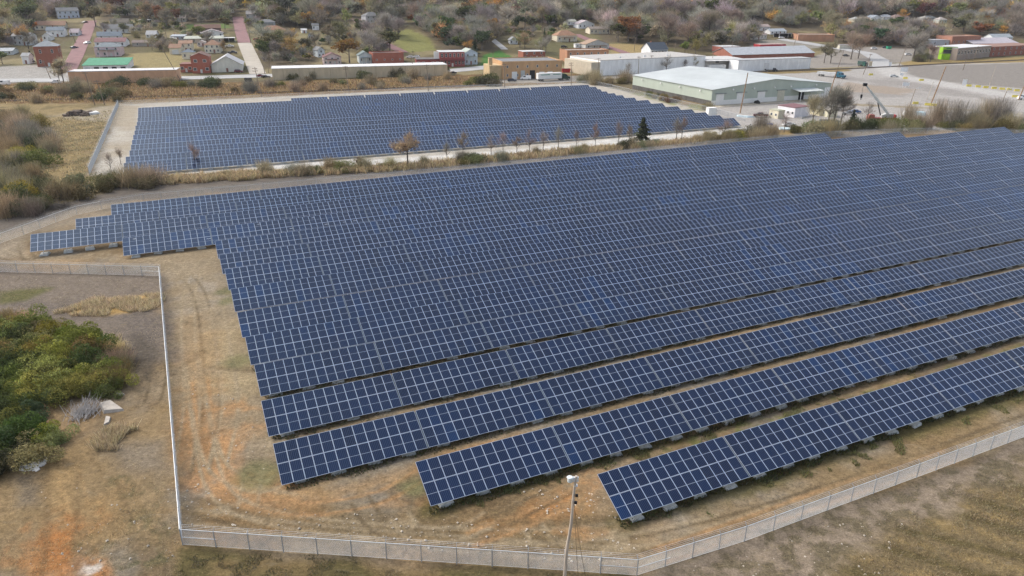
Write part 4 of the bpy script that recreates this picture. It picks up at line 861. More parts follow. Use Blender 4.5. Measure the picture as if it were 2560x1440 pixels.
# ------------------------------------------------------------------ vehicles
def wheel_mesh(r, wd):
    b = MB(); b.tube((0,-wd/2,0), (0,wd/2,0), r, n=14, mi=0); b.tube((0,-wd/2-.012,0), (0,wd/2+.012,0), r*.55, n=10, mi=1); return b.mesh('wheel', [M_TYRE, M_CHROME])
_W = {}
def wheels(t, xs, y, r, wd=.24):
    k = (r, wd)
    if k not in _W: _W[k] = wheel_mesh(r, wd)
    for x in xs:
        for s in (-1, 1): put('wheel', _W[k], t, (x, s*y, r))
def car_meshes(kind, m):
    L = {'sedan': 4.7, 'suv': 4.7, 'pickup': 5.6, 'van': 5.8}[kind]
    prof = {'sedan': [(0,.35),(4.7,.35),(4.7,.72),(4.55,.85),(3.35,.98),(2.75,1.02),(0.75,1.02),(0.05,.95)],
            'suv': [(0,.4),(4.7,.4),(4.7,.85),(4.5,1.0),(3.5,1.1),(.1,1.12),(0,.9)],
            'pickup': [(0,.5),(5.6,.5),(5.6,.95),(5.4,1.12),(4.2,1.2),(0,1.2)],
            'van': [(0,.4),(5.8,.4),(5.8,.95),(5.3,1.25),(4.6,1.32),(0,1.32)]}[kind]
    cab = {'sedan': [(.85,1.0),(3.3,.98),(2.55,1.42),(1.35,1.42)], 'suv': [(.12,1.1),(3.6,1.08),(2.9,1.68),(.35,1.7)],
           'pickup': [(1.9,1.19),(4.3,1.18),(3.6,1.78),(2.1,1.8)], 'van': [(0.02,1.3),(4.85,1.3),(4.1,2.3),(.05,2.35)]}[kind]
    b = MB(); b.prism([(x-L/2, z) for x, z in prof], -.9, .9)
    cx = [(x-L/2, z) for x, z in cab]; n = 4
    lo = [(x, -.86, z) for x, z in cx[:2]]; vs = [(cx[0][0],-.86,cx[0][1]),(cx[1][0],-.86,cx[1][1]),(cx[2][0],-.72,cx[2][1]),(cx[3][0],-.72,cx[3][1])]
    vs += [(x, -y, z) for x, y, z in vs]; b.add(vs, [(0,1,2,3),(7,6,5,4),(1,5,6,2),(3,2,6,7),(0,3,7,4)])
    if kind == 'pickup': pass
    g = MB()
    def lerp(p, q, t): return tuple(a+(c-a)*t for a, c in zip(p, q))
    ends = (.1, .9) if kind != 'van' else (.62, .93)
    for sgn in (1, -1):
        p0, p1, p2, p3 = [Vector((x, y*sgn, z)) for x, y, z in vs[:4]]; o = Vector((0, -.012*sgn, .004))
        a, c = lerp(p0, p1, ends[0]), lerp(p0, p1, ends[1]); d, e = lerp(p3, p2, ends[1]), lerp(p3, p2, ends[0])
        q = [Vector(lerp(a, e, .15))+o, Vector(lerp(c, d, .15))+o, Vector(lerp(c, d, .85))+o, Vector(lerp(a, e, .85))+o]
        g.add(q, [(0,1,2,3) if sgn > 0 else (3,2,1,0)])
    p1, p2, p6, p5 = [Vector(vs[i]) for i in (1, 2, 6, 5)]; o = Vector((.012, 0, .012))
    g.add([p1.lerp(p2,.1)+o, p1.lerp(p2,.9)+o, p5.lerp(p6,.9)+o, p5.lerp(p6,.1)+o], [(3,2,1,0)])
    if kind != 'van':
        p0, p3, p7, p4 = [Vector(vs[i]) for i in (0, 3, 7, 4)]; o = Vector((-.012, 0, .012))
        g.add([p0.lerp(p3,.1)+o, p0.lerp(p3,.9)+o, p4.lerp(p7,.9)+o, p4.lerp(p7,.1)+o], [(0,1,2,3)])
    k = MB()
    if kind == 'pickup': k.box((-L/2+.15, -.75, 1.1), (-.75, .75, 1.206))
    return L, b, g, k
_CM = {}
def car(kind, u, v, ang, col, label, cat=None, name=None):
    p = at(u, v); cat = cat or {'sedan': 'car', 'suv': 'car', 'pickup': 'pickup truck', 'van': 'van'}[kind]
    t = thing(name or {'sedan': 'car', 'suv': 'car', 'pickup': 'pickup_truck', 'van': 'van'}[kind], label, cat, p + Vector((0,0,.05)), math.radians(ang))
    L, b, g, k = car_meshes(kind, None)
    b.build('body', paint(col, .25, var=.02, spec=.5), t); g.build('windows', M_GLASS, t)
    if kind == 'pickup': k.build('cargo_bed', M_DARK, t)
    wheels(t, (-L*.31, L*.31), .8, .34 if kind in ('sedan', 'suv') else .39)
    hl = MB(); hl.box((-.03,-.18,-.08), (.03,.18,.08))
    hm = hl.mesh('headlight', M_WHITE)
    for s in (-.62, .62): put('headlight', hm, t, (L/2, s, .72))
    return t
WC, BKC, SIL, MAR, BLC, DKB = (.78,.78,.78), (.02,.02,.022), (.5,.52,.53), (.14,.02,.03), (.05,.10,.22), (.025,.04,.07)
car('van', *Z1(40, 778), 180, WC, 'white box van at the left end of the street')
car('pickup', *Z1(518, 766), 180, WC, 'white pickup truck on the street beside the bare tree')
car('suv', *Z1(800, 402), 250, WC, 'white car parked in the middle of the brick street')
car('sedan', *Z1(778, 210), 250, BKC, 'dark car at the top of the brick street')
car('sedan', *Z1(680, 442), 60, DKB, 'dark blue car at the kerb of the brick street')
car('suv', *Z1(2185, 664), 0, MAR, 'maroon car parked before the cream metal hall')
car('sedan', *Z1(2432, 712), 5, BKC, 'black car on the street left of the beige warehouse')
car('sedan', *Z1(2385, 704), 5, MAR, 'dark red car just behind the black one on the street')
car('pickup', *Z1(2100, 432), 10, WC, 'white pickup truck beside the pale lane')
car('pickup', *Z1(2130, 490), 10, DKB, 'dark pickup truck below the white pickup')
car('suv', *Z1(2350, 372), 0, (.4,.04,.02), 'red tractor like machine behind the peach house', 'tractor', 'tractor')
car('suv', *Z2(1552, 532), 165, WC, 'white car left of a pair by the red brick store')
car('suv', *Z2(1612, 530), 165, WC, 'white car right of a pair by the red brick store')
car('sedan', *Z2(1943, 676), 190, BKC, 'black car at the end of the long beige warehouse')
car('suv', *Z3(292, 748), 10, DKB, 'dark blue car in front of the tan brick depot')
car('van', *Z3(418, 730), 175, WC, 'white van by the dark door of the tan depot')
car('suv', *Z3(770, 438), 5, BKC, 'black car on the slope behind the brick store')
car('sedan', *Z3(2412, 474), 15, DKB, 'dark car beside the small red brick shop')
car('sedan', *Z3(2450, 462), 15, (.4,.04,.05), 'red car beside the dark one by the shop')
car('sedan', *Z4(1370, 706), -8, SIL, 'silver car crossing the gravel yard')
car('sedan', *Z4(930, 514), 10, BKC, 'black car under the two bare trees')
car('suv', *Z4(1188, 450), 5, WC, 'white car on the street behind the bare trees')
car('sedan', *Z4(1295, 440), 5, DKB, 'dark car behind the white one near the green bin')
car('suv', *Z4(1500, 505), 5, WC, 'white car beside the big bare tree')
car('van', *Z4(2560, 912), 178, WC, 'white van at the right edge of the yard')
car('suv', *Z4(342, 352), 10, WC, 'white car under the black carport')
car('pickup', 1901, 293, 170, (.10,.025,.035), 'dark maroon pickup truck beside the cream site hut')
car('sedan', 1972, 315, 10, WC, 'white car parked below the office trailer')
car('sedan', 2136, 283, 170, BLC, 'dark blue car in the yard by the bare trees')
car('sedan', 2121, 287, 170, SIL, 'grey car next to the dark blue one')
car('pickup', 2083, 276, 175, WC, 'white pickup truck behind the cream site trailers')
def semi(label, pa, pb, box, cabcol, flat=False):
    a, c = at(*pa), at(*pb); d = c-a; L = d.length; t = thing('semi_truck', label, 'truck', a, math.atan2(d.y, d.x))
    cl = 6.2; tl = L - cl + 1
    b = MB()
    if flat: b.prism([(0, 1.2), (tl, 1.2), (tl, 2.5), (tl-.4, 2.6), (.5, 2.6), (0, 2.4)], -1.25, 1.25)
    else: b.box((0, -1.28, 1.1), (tl, 1.28, 4.1))
    b.build('trailer', box, t)
    if not flat:
        for s in (1, -1):
            st = MB(); st.box((tl*.12, s*1.285, 3.05), (tl*.5, s*1.3, 3.4)) if s > 0 else st.box((tl*.12, -1.3, 3.05), (tl*.5, -1.285, 3.4)); st.build('stripe', paint((.02,.22,.16), .5), t)
        st = MB(); st.box((tl*.62, -1.3, 3.05), (tl*.95, -1.285, 3.4)); st.build('stripe', paint((.02,.22,.16), .5), t)
    k = MB(); x0 = L - cl
    k.prism([(x0+1.6,.7),(L,.7),(L,1.75),(L-1.5,1.95),(L-2.0,2.9),(x0+2.3,3.5),(x0+1.6,3.5)], -1.2, 1.2); k.box((x0-.5,-.5,.6),(x0+1.6,.5,1.0)); k.build('cab', paint(cabcol, .3, spec=.5), t)
    g = MB(); g.add([(L-1.52,-1.0,2.0),(L-1.97,-1.0,2.85),(L-1.97,1.0,2.85),(L-1.52,1.0,2.0)], [(3,2,1,0)]); g.add([(L-3.2,-1.21,2.0),(L-2.1,-1.21,2.0),(L-2.3,-1.21,2.8),(L-3.2,-1.21,2.8)], [(0,1,2,3)]); g.build('windscreen', M_GLASS, t)
    wheels(t, (1.6, 2.9, x0+.6, x0+1.9, L-1.2), 1.0, .52, .4)
    return t
semi('white semi trailer with green stripe and dark green cab', Z3(522, 742), Z3(815, 728), M_WHITE, (.02,.06,.05))
semi('teal semi truck pulling an empty grey dump trailer', Z4(675, 692), Z4(918, 720), paint((.42,.43,.44), .5), (.015,.09,.14), True)
def flatbed(label, u, v, ang, col):
    t = thing('flatbed_truck', label, 'truck', at(u, v), math.radians(ang)); b = MB(); b.box((-3.5,-1.1,.9),(1.4,1.1,1.15)); b.box((-3.5,-1.1,1.15),(-3.4,1.1,1.7)); b.build('flatbed', M_DARK, t)
    k = MB(); k.prism([(1.5,.5),(3.8,.5),(3.8,1.3),(3.0,1.5),(2.6,2.2),(1.5,2.2)], -1.0, 1.0); k.build('cab', paint(col, .3), t); wheels(t, (-2.4, 2.7), .9, .45, .3)
flatbed('black flatbed truck before the white block warehouse', *Z4(243, 656), 2, (.02,.022,.03))
def dump(label, u, v, ang, col, bx):
    t = thing('dump_truck', label, 'truck', at(u, v), math.radians(ang)); b = MB(); b.box((-3.6,-1.2,1.0),(1.2,1.2,3.2)); b.build('dump_body', bx, t)
    k = MB(); k.prism([(1.3,.6),(3.6,.6),(3.6,1.6),(3.1,2.7),(1.3,2.8)], -1.15, 1.15); k.build('cab', paint(col, .3), t)
    g = MB(); g.add([(3.55,-1,1.75),(3.14,-1,2.6),(3.14,1,2.6),(3.55,1,1.75)], [(3,2,1,0)]); g.build('windscreen', M_GLASS, t); wheels(t, (-2.6, -1.4, 2.4), .95, .5, .35)
dump('dark green box truck waiting at the yard entrance', *Z4(1082, 606), -75, (.02,.08,.06), paint((.05,.09,.08), .5))
def trailer_home(name, label, cat, A, B, hpx, depth, col, roofcol, nwin, blocks=True):
    t = building(name, label, cat, A, B, hpx, depth=depth, roof='flat', wall=col, rcol=roofcol, nwin=nwin, door=False, ww=.9, wh=.8); return t
trailer_home('office_trailer', 'white site office trailer with brown red roof on blocks', 'trailer', (1942, 287), (1985, 294.5), 23, 9, (.8,.78,.8), (.23,.12,.13), 4)
trailer_home('site_hut', 'cream site hut below the white office trailer', 'hut', (1922, 293), (1944, 297.5), 19, 3.2, (.62,.57,.44), (.6,.5,.38), 2)
trailer_home('storage_trailer', 'long cream storage trailer behind the bare yard trees', 'trailer', (2014, 281), (2048, 290), 15, 4, (.66,.60,.42), (.70,.65,.5), 1)
trailer_home('storage_trailer', 'shorter cream container right of the long storage trailer', 'trailer', (2049, 287), (2068, 293), 17, 4, (.66,.62,.46), (.68,.62,.45), 1)
trailer_home('storage_trailer', 'long beige trailer parked under the trees by the yard road', 'trailer', Z4(872, 446), Z4(1005, 442), 9, 3, (.62,.58,.48), (.6,.56,.48), 0)
trailer_home('camper_trailer', 'white camper trailer beside the tan gabled house', 'trailer', Z3(872, 438), Z3(955, 434), 9, 2.6, (.78,.78,.77), (.8,.8,.8), 2)
def skip(label, u, v, ang, col, L=6, h=1.5):
    t = thing('dumpster', label, 'dumpster', at(u, v), math.radians(ang)); b = MB()
    b.prism([(-L/2+.3,0),(L/2-.3,0),(L/2,h),(-L/2,h)], -1.1, 1.1); 
    for i in range(6): x = -L/2+.5+(L-1)*i/5; b.box((x-.06,-1.18,.1),(x+.06,-1.105,h-.1))
    b.build('body', paint(col, .6), t); k = MB(); k.box((-L/2+.2,-.95,h+.004),(L/2-.2,.95,h+.02)); k.build('open_top', M_DARK, t)
skip('blue open dumpster behind the yard shrubs', 2072, 313, -10, (.03,.09,.20), 6.5, 1.9)
skip('red dumpster in the lot beside the tan depot', *Z3(786, 662), 5, (.45,.03,.03), 5, 2.2)
skip('black bin on the kerb before the beige warehouse', *Z1(2272, 748), 5, (.02,.02,.02), 3.6, 2)
skip('green bin beside the street under the wooded slope', *Z4(1322, 446), 5, (.05,.35,.2), 3.5, 2)
def crane():
    p = at(2208, 304); t = thing('mobile_crane', 'red based mobile crane with raised grey telescopic boom and hook', 'crane', p, math.radians(175)); m = mpp(p)
    b = MB(); b.box((-4.2,-1.25,.8),(3.8,1.25,1.5)); b.build('chassis', paint((.26,.05,.055), .6), t)
    b = MB(); b.prism([(3.85,.7),(6.0,.7),(6.0,2.0),(5.6,2.6),(3.85,2.6)], -1.2, 1.2); b.build('cab', paint((.36,.10,.08), .6), t)
    wheels(t, (-3, -1.6, 2.2, 4.8), 1.05, .6, .4)
    b = MB(); b.prism([(-3.2,1.5),(1.0,1.5),(1.0,2.4),(-.5,3.0),(-3.2,2.9)], -1.1, .5); b.build('turret', paint((.5,.51,.5), .5), t)
    b = MB(); b.prism([(-3.9,1.55),(-3.25,1.55),(-3.25,2.7),(-3.9,2.7)], -1.3, 1.3); b.build('counterweight', paint((.42,.05,.06), .5), t)
    base, tip = Vector((-1.2, -.1, 2.9)), Vector((8.8, -.1, 13.2)); d = (tip-base)
    for i, (s, e, r) in enumerate(((0, .62, .62), (.60, .82, .5), (.8, 1, .38))): b = MB(); b.tube(base+d*s, base+d*e, r, n=4); b.build('boom_section', paint((.58,.60,.58), .5, var=.25, scale=1.2), t)
    b = MB(); b.tube(base+Vector((2.6,0,-.6)), base+d*.45+Vector((0,0,-.5)), .2, n=8); b.build('lift_cylinder', M_DARK, t)
    b = MB(); b.box((tip.x-.4, tip.y-.5, tip.z-.3), (tip.x+.9, tip.y+.5, tip.z+.7)); b.build('boom_head', M_DARK, t)
    b = MB(); b.tube(tip+Vector((.8,0,0)), tip+Vector((.8,0,-3.4)), .035, n=4); b.build('hoist_rope', M_DARK, t)
    b = MB(); b.box((tip.x+.5, tip.y-.25, tip.z-4.6), (tip.x+1.1, tip.y+.25, tip.z-3.4)); b.tube(tip+Vector((.8,0,-4.6)), tip+Vector((.8,0,-5.3)), .14, n=6); b.build('hook_block', M_DARK, t)
crane()
# yellow barriers, white signs, control cabinet
pm_b = MB(); pm_b.prism([(-.32,0),(.32,0),(.28,.25),(.12,.55),(.1,.95),(-.1,.95),(-.12,.55),(-.28,.25)], -1.15, 1.15); ME_BAR = pm_b.mesh('barrier', paint((.62,.52,.12), .8, var=.15))
YB = [(2177,188),(2263,197),(2303,202),(2422,216),(2445,218),(2464,220),(2485,222),(2505,224),(2523,225),(2542,228),(2288.5,260),(2319,263.5),(2334,265),(2537,243)]
BARW = ['beside the yard entrance signs', 'behind the silver car', 'at the edge of the dark gravel field', 'leftmost of the row by the dark field', 'second in the row by the dark field', 'third in the row by the dark field', 'fourth in the row by the dark field', 'fifth in the row by the dark field', 'sixth in the row by the dark field', 'last in the row by the dark field', 'beside the short lamp pole', 'at the foot of the tall brown pole', 'right of the tall brown pole', 'next to the white van']
for (u, v), wd in zip(YB, BARW):
    o = put('concrete_barrier', ME_BAR, None, at(u, v), (0, 0, math.radians(90-12) + R.uniform(-.2, .2))); o.scale = (1.2, 1.0, 1.05); tag(o, 'yellow concrete barrier ' + wd, 'barrier', 'yellow barriers in the yard')
def sign(u, v, h, w, hh, label, col=(.8,.8,.8)):
    p = at(u, v); t = thing('sign', label, 'sign', p, .1); b = MB(); b.tube((-w*.35,0,-.1),(-w*.35,0,h+hh), .07); b.build('post', M_GALV, t); b = MB(); b.tube((w*.35,0,-.1),(w*.35,0,h+hh), .07); b.build('post', M_GALV, t)
    b = MB(); b.box((-w/2,-.12,h),(w/2,-.075,h+hh)); b.build('board', paint(col, .6), t)
sign(*Z4(1457, 672), 1.0, 4.6, 2.6, 'white board sign behind the silver car')
sign(*Z4(1462, 798), .6, 2.2, 2.0, 'white sign left of the pair in the open yard'); sign(*Z4(1490, 795), .6, 2.2, 1.6, 'white sign right of the pair in the open yard')
sign(*Z4(2008, 790), 1.0, 2.4, 2.4, 'white sign at the start of the yellow barrier row'); sign(*Z4(1332, 612), .5, 1.8, 2.5, 'white barricade sign on the yard road'); sign(*Z4(1437, 700), .6, 2, 1.4, 'small white sign beside the silver car')
sign(*Z4(1152, 610), .4, 2.2, 3, 'pale gate post sign by the green truck', (.6,.5,.35))
def cabinet(u, v, label, w, h):
    p = at(u, v); t = thing('control_cabinet', label, 'cabinet', p, .35); b = MB(); b.box((-w/2,-1.0,.3),(w/2,1.0,h)); b.box((-w/2-.1,-1.1,h),(w/2+.1,1.1,h+.1)); b.build('housing', M_WHITE, t)
    b = MB(); b.box((-w/2,-1.0,-.1),(w/2,1.0,.3)); b.build('plinth', M_CONC, t); b = MB(); b.box((w/2,-.5,.9),(w/2+.7,.4,1.7)); b.build('cooling_unit', M_WHITE, t); b = MB(); b.box((-.03,-1.04,.5),(.03,-1.005,h-.2)); b.build('door_seam', M_GALV, t)
cabinet(1776, 293, 'white inverter cabinet at the far array right end', 3.4, 3.6)

# ------------------------------------------------------------------ poles
def pole(name, label, base, top, arms=1, r=.16, m=None, lamp=False, leanfix=True):
    a = at(*base); k = mpp(a); H = math.hypot(base[0]-top[0], base[1]-top[1])*k; dx = (top[0]-base[0])*k
    t = thing(name, label, 'utility pole' if 'utility' in name else 'pole', a); b = MB(); q = Vector((dx*.9, 0, H)); n = 4
    for i in range(n): b.tube(Vector((0,0,-.3)).lerp(q, i/n), Vector((0,0,-.3)).lerp(q, (i+1)/n), r*(1.25-.4*i/n), r*(1.25-.4*(i+1)/n), 8, cap=i in (0, n-1))
    b.build('shaft', m or M_WOOD, t)
    for i in range(arms):
        b = MB(); z = H - .5 - i*1.1; b.box((-1.2,-.07,-.08),(1.2,.07,.08)); o = b.build('crossarm', m or M_WOOD, t, q*(z/H) + Vector((0,-r-.08,0)), (0,0,R.uniform(-.5,.5)))
        for x in (-1.05, -.5, .5, 1.05): b = MB(); b.tube((x,0,.08),(x,0,.32), .06, .04, 6); b.build('insulator', M_GLASS, o)
    if lamp: b = MB(); b.tube(q, q+Vector((1.5,0,.4)), .06, n=6); b.box((q.x+1.2,q.y-.2,q.z+.3),(q.x+2.1,q.y+.2,q.z+.5)); b.build('lamp_arm', M_GALV, t)
    return t
for lab, b_, t_, a_ in (('dark utility pole before the pale lane mouth', (655,243), (645,172), 2), ('dark utility pole before the beige warehouse middle', (873,234), (868,167), 2), ('dark utility pole before the beige warehouse right part', (1071,228), (1069,164), 2),
    ('dark utility pole before the tan depot corner', (1262,219), (1260,161), 2), ('dark utility pole right of the white semi trailer', (1428,213), (1426,158), 2),
    ('leaning grey utility pole with white foot by the railway', (262,262), (253,203), 1), ('leaning utility pole left of the white footed one', (237,262), (229,183), 1), ('thin utility pole left of the red brick shop', (452,202), (416,134), 1),
    ('utility pole on the street before the peach wall left end', (127,197), (117,154), 1), ('street pole at the lane mouth', (663,186), (658,146), 1), ('street pole beside the beige warehouse corner', (671,183), (682,148), 1),
    ('utility pole in the garden of the dark brick house', (424,118), (417,68), 1), ('utility pole left of the brick street house', (190,107), (180,73), 1), ('utility pole over the peach house yard', (627,108), (626,66), 1), ('utility pole by the concrete lane grass', (650,135), (646,98), 1),
    ('utility pole before the beige wall second bay', (811,190), (809,150), 1), ('utility pole before the beige wall right end', (1033,186), (1032,148), 1), ('utility pole between the brick store and lawn', (1032,132), (1031,128), 1),
    ('utility pole with pale meter box beside the green lawn', (1232,160), (1233,131), 1), ('utility pole before the white warehouse left end', (1494,192), (1495,147), 1), ('utility pole before the white warehouse middle', (1595,192), (1594,143), 1), ('short utility pole before the white warehouse doors', (1624,182), (1627,140), 1),
    ('double armed utility pole behind the white warehouse roof', (1685,140), (1686,108), 2), ('utility pole beside the tan grass mound', (1585,128), (1587,97), 1), ('utility pole left of the grey dock building', (1750,172), (1751,142), 1), ('utility pole at the white block corner', (1776,170), (1781,129), 1),
    ('utility pole by the gravel lot brick shop', (1826,140), (1828,108), 1), ('leaning utility pole left of the dump trailer', (2094,172), (2103,128), 1), ('leaning dark pole right of the green truck', (2158,186), (2169,138), 1), ('leaning pole beside the big bare tree', (2246,167), (2257,118), 1),
    ('pole at the tan rail verge before the factory', (2432,151), (2438,118), 1), ('thin pole by the fuel canopy', (1984,116), (1992,72), 1), ('thin brown pole in the dark gravel field', (2407,176), (2410,146), 1)):
    pole('utility_pole', lab, b_, t_, a_)
pole('timber_pole', 'tall bare brown pole before the sage warehouse doors', (1850,283), (1858,186), 0, .2, mat('brown_pole', (.30,.19,.11), .9, .3, 2))
pole('timber_pole', 'tall brown pole behind the cream storage trailers', (2062,271), (2078,180), 1, .2, mat('brown_pole', (.30,.19,.11)))
pole('timber_pole', 'tallest brown pole beside the yellow barriers', (2326,263), (2345,172), 0, .22, mat('brown_pole', (.30,.19,.11)))
pole('timber_pole', 'brown pole at the right edge near the white van', (2546,250), (2562,160), 0, .2, mat('brown_pole', (.30,.19,.11)))
pole('lamp_pole', 'short grey lamp pole in the open yard', (2272,269), (2280,224), 0, .12, M_WOOD, True)
pole('lamp_pole', 'short lamp pole left of the white van', (2499,271), (2507,226), 0, .12, M_WOOD, True)
pole('lamp_pole', 'thin grey pole beside the tallest brown pole', (2313,262), (2322,205), 0, .08, M_WOODG)
pole('lamp_pole', 'thin grey pole in the dark gravel field', (2471,219), (2477,166), 0, .08, M_WOODG)
def near_pole():
    a = at(1406, 1474); tipd = ray(1441, 1190); 
    s = math.hypot(a.x, a.y)/math.hypot(tipd[0], tipd[1]); tip = Vector((tipd[0]*s, tipd[1]*s, CAM_H + tipd[2]*s))
    t = thing('wooden_pole', 'weathered wooden pole with grey drum lamp and guy wires by the front fence', 'pole', a); q = tip - a
    b = MB(); n = 10
    for i in range(n):
        w0 = Vector((0.05*math.sin(i*1.3), .04*math.cos(i*1.9), 0)) if 0 < i else Vector((0,0,-.4)); w1 = Vector((0.05*math.sin((i+1)*1.3), .04*math.cos((i+1)*1.9), 0)) if i+1 < n else Vector((0,0,0))
        b.tube(q*(i/n)+w0, q*((i+1)/n)+w1, .155-.055*i/n, .155-.055*(i+1)/n, 10, cap=i in (0, n-1))
    b.build('shaft', M_WOODG, t)
    b = MB(); c = q + Vector((-.62,-.05,-.25)); b.tube(c+Vector((.12,0,-.22)), c+Vector((.2,0,.16)), .20, .22, 14); b.tube(c+Vector((.12,0,.16)), c+Vector((.12,0,.20)), .24, .21, 14); b.build('lamp_drum', mat('zinc', (.62,.68,.69), .5, .15, 3, .2), t)
    b = MB(); b.box((q.x-.35, q.y-.08, q.z-.5), (q.x+.18, q.y+.08, q.z-.1)); b.box((q.x-.12, q.y-.16, q.z-.9),(q.x+.12, q.y+.16, q.z-.84)); b.build('bracket', M_GALV, t)
    for z in (.16, .22): b = MB(); p = q*(1-z); b.box((p.x+.08,p.y-.2,p.z),(p.x+.3,p.y-.05,p.z+.2)); b.build('wire_clamp', M_DARK, t)
    for (u, v), z in (((1446, 1452), .84), ((1466, 1452), .8)):
        e = at(u, v) - a; p = q*z; b = MB(); m = 8
        for i in range(m):
            g = lambda f: p.lerp(e, f) + Vector((0,0,-.35*math.sin(math.pi*f)))
            b.tube(g(i/m), g((i+1)/m), .016, n=4, cap=False)
        b.build('guy_wire', M_DARK, t)
near_pole()

# ------------------------------------------------------------------ vegetation
def quads(cen, size, rng, flat=.0, stretch=1.0):
    n = len(cen); nv = rng.normal(size=(n, 3)); nv[:, 2] = nv[:, 2]*(1-flat) + flat*1.2; nv /= np.linalg.norm(nv, axis=1, keepdims=True)+1e-9
    a = np.cross(nv, rng.normal(size=(n, 3))); a /= np.linalg.norm(a, axis=1, keepdims=True)+1e-9; b = np.cross(nv, a)
    s = (size*rng.uniform(.6, 1.35, n))[:, None]
    return np.stack([cen - a*s*stretch, cen - b*s*.62, cen + a*s*stretch, cen + b*s*.62], 1)
def sliver(p, q, w, rng):
    d = q - p; s = np.cross(d, rng.normal(size=d.shape)); s /= np.linalg.norm(s, axis=1, keepdims=True)+1e-9; s = s*np.reshape(w, (-1, 1))
    return np.stack([p - s, p + s, q + s*.4, q - s*.4], 1)
def qmesh(name, Q, mats, extra=None):
    v = Q.reshape(-1, 3); n = len(Q); me = bpy.data.meshes.new(name)
    me.vertices.add(len(v)); me.vertices.foreach_set('co', v.astype(np.float32).ravel())
    me.loops.add(4*n); me.loops.foreach_set('vertex_index', np.arange(4*n, dtype=np.int32))
    me.polygons.add(n); me.polygons.foreach_set('loop_start', np.arange(0, 4*n, 4, dtype=np.int32))
    me.update(calc_edges=True)
    for m in mats: me.materials.append(m)
    return me
def tree_skeleton(seed, spread=1.0, limbs=8, top=9.2, fork=2.4):
    rng = random.Random(seed); b = MB(); tips = []
    lean = Vector((rng.uniform(-.5,.5), rng.uniform(-.5,.5), 0))
    P = [Vector((0,0,-.4)), Vector((lean.x*.2, lean.y*.2, fork)), Vector((lean.x*.6, lean.y*.6, top*.62)), Vector((lean.x, lean.y, top*.86))]
    R_ = [.24, .18, .10, .04]
    for i in range(3): b.tube(P[i], P[i+1], R_[i], R_[i+1], 7, cap=i == 0)
    tips.append(P[3])
    for i in range(limbs):
        f = rng.uniform(0, 1); z = fork + f*(top*.5); o = P[1].lerp(P[3], min(1, (z-fork)/(top*.86-fork)))
        az = i*2.4 + rng.uniform(-.5,.5); ln = (3.4 - 1.7*f)*spread*rng.uniform(.75, 1.15)
        m = o + Vector((math.cos(az), math.sin(az), .75))*ln*.55; e = m + Vector((math.cos(az+rng.uniform(-.5,.5)), math.sin(az+rng.uniform(-.5,.5)), rng.uniform(.5, 1.2)))*ln*.5
        b.tube(o, m, .09, .06, 5, cap=False); b.tube(m, e, .06, .025, 5, cap=False); tips += [m, e]
        for j in range(2):
            e2 = m + Vector((rng.uniform(-1,1), rng.uniform(-1,1), rng.uniform(.2, 1)))*ln*.42; b.tube(m, e2, .045, .018, 4, cap=False); tips.append(e2)
    return b, tips
def leafy_tree(seed, n=1300, size=.34, spread=1.0, cover=1.15, top=9.2, thin=0):
    rng = np.random.default_rng(seed); b, tips = tree_skeleton(seed, spread, 9, top)
    T = np.array([tuple(t) for t in tips]); k = rng.integers(0, len(T), n)
    dirs = rng.normal(size=(n, 3)); dirs /= np.linalg.norm(dirs, axis=1, keepdims=True)
    c = T[k] + dirs*(cover*rng.uniform(.25, 1, n)**.6)[:, None]*np.array([1, 1, .8])
    Q = quads(c, size, rng, .35)
    if thin:
        k = rng.integers(0, len(T), thin); d = rng.normal(size=(thin, 3))*.7 + np.array([0, 0, .6]); d += (T[k]-np.array([0, 0, 5]))*.12
        p = T[k] + rng.normal(size=(thin, 3))*.35; Q = np.concatenate([Q, sliver(p, p + d*rng.uniform(.6, 1.3, thin)[:, None], np.full(thin, .03), rng)])
    return b, Q
def bare_tree(seed, n=1500, spread=1.0, top=10):
    rng = np.random.default_rng(seed); b, tips = tree_skeleton(seed, spread, 11, top)
    T = np.array([tuple(t) for t in tips]); k = rng.integers(0, len(T), n); p = T[k] + rng.normal(size=(n, 3))*.45
    out = (T[k]-np.array([0, 0, 4.2])); out /= np.linalg.norm(out, axis=1, keepdims=True)
    d = out*.8 + rng.normal(size=(n, 3))*.55 + np.array([0, 0, .35]); q = p + d*rng.uniform(.5, 1.35, n)[:, None]
    return b, sliver(p, q, rng.uniform(.018, .042, n), rng)
def conifer(seed, n=1500):
    rng = np.random.default_rng(seed); b = MB(); b.tube((0,0,-.3), (0,0,9.5), .2, .03, 7)
    z = rng.uniform(0, 1, n)**1.3; r = (1-z)**.8*2.3*(.72+.28*np.sin(z*30))*(1+.25*np.sin(3*rng.uniform(0, 6.3)))*rng.uniform(.3, 1, n)**.5; a = rng.uniform(0, 2*math.pi, n); r = r*(1+.3*np.sin(a*3+z*9))
    c = np.stack([r*np.cos(a), r*np.sin(a), .9+z*9], 1); return b, quads(c, .3, rng, .2)
TREE = {}
def reg(key, gens, bark=M_BARK):
    TREE[key] = []
    for b, Q in gens:
        TREE[key].append((b.mesh('trunk', bark), qmesh('crown', Q, [M_FOL])))
reg('leafy', [leafy_tree(s, 1500, .33, 1.05) for s in (1, 2, 3, 4)])
reg('thin', [leafy_tree(s, 520, .26, 1.0, 1.0, 9.4, 900) for s in (11, 12, 13)])
reg('bare', [bare_tree(s, 1700, sp) for s, sp in ((21, 1.05), (22, 1.25), (23, .9), (24, 1.1))])
reg('whitebare', [bare_tree(s, 1100, 1.1) for s in (31, 32)], M_PALEBARK)
reg('fewleaf', [leafy_tree(s, 150, .2, .8, .9, 9.4, 420) for s in (15, 16)])
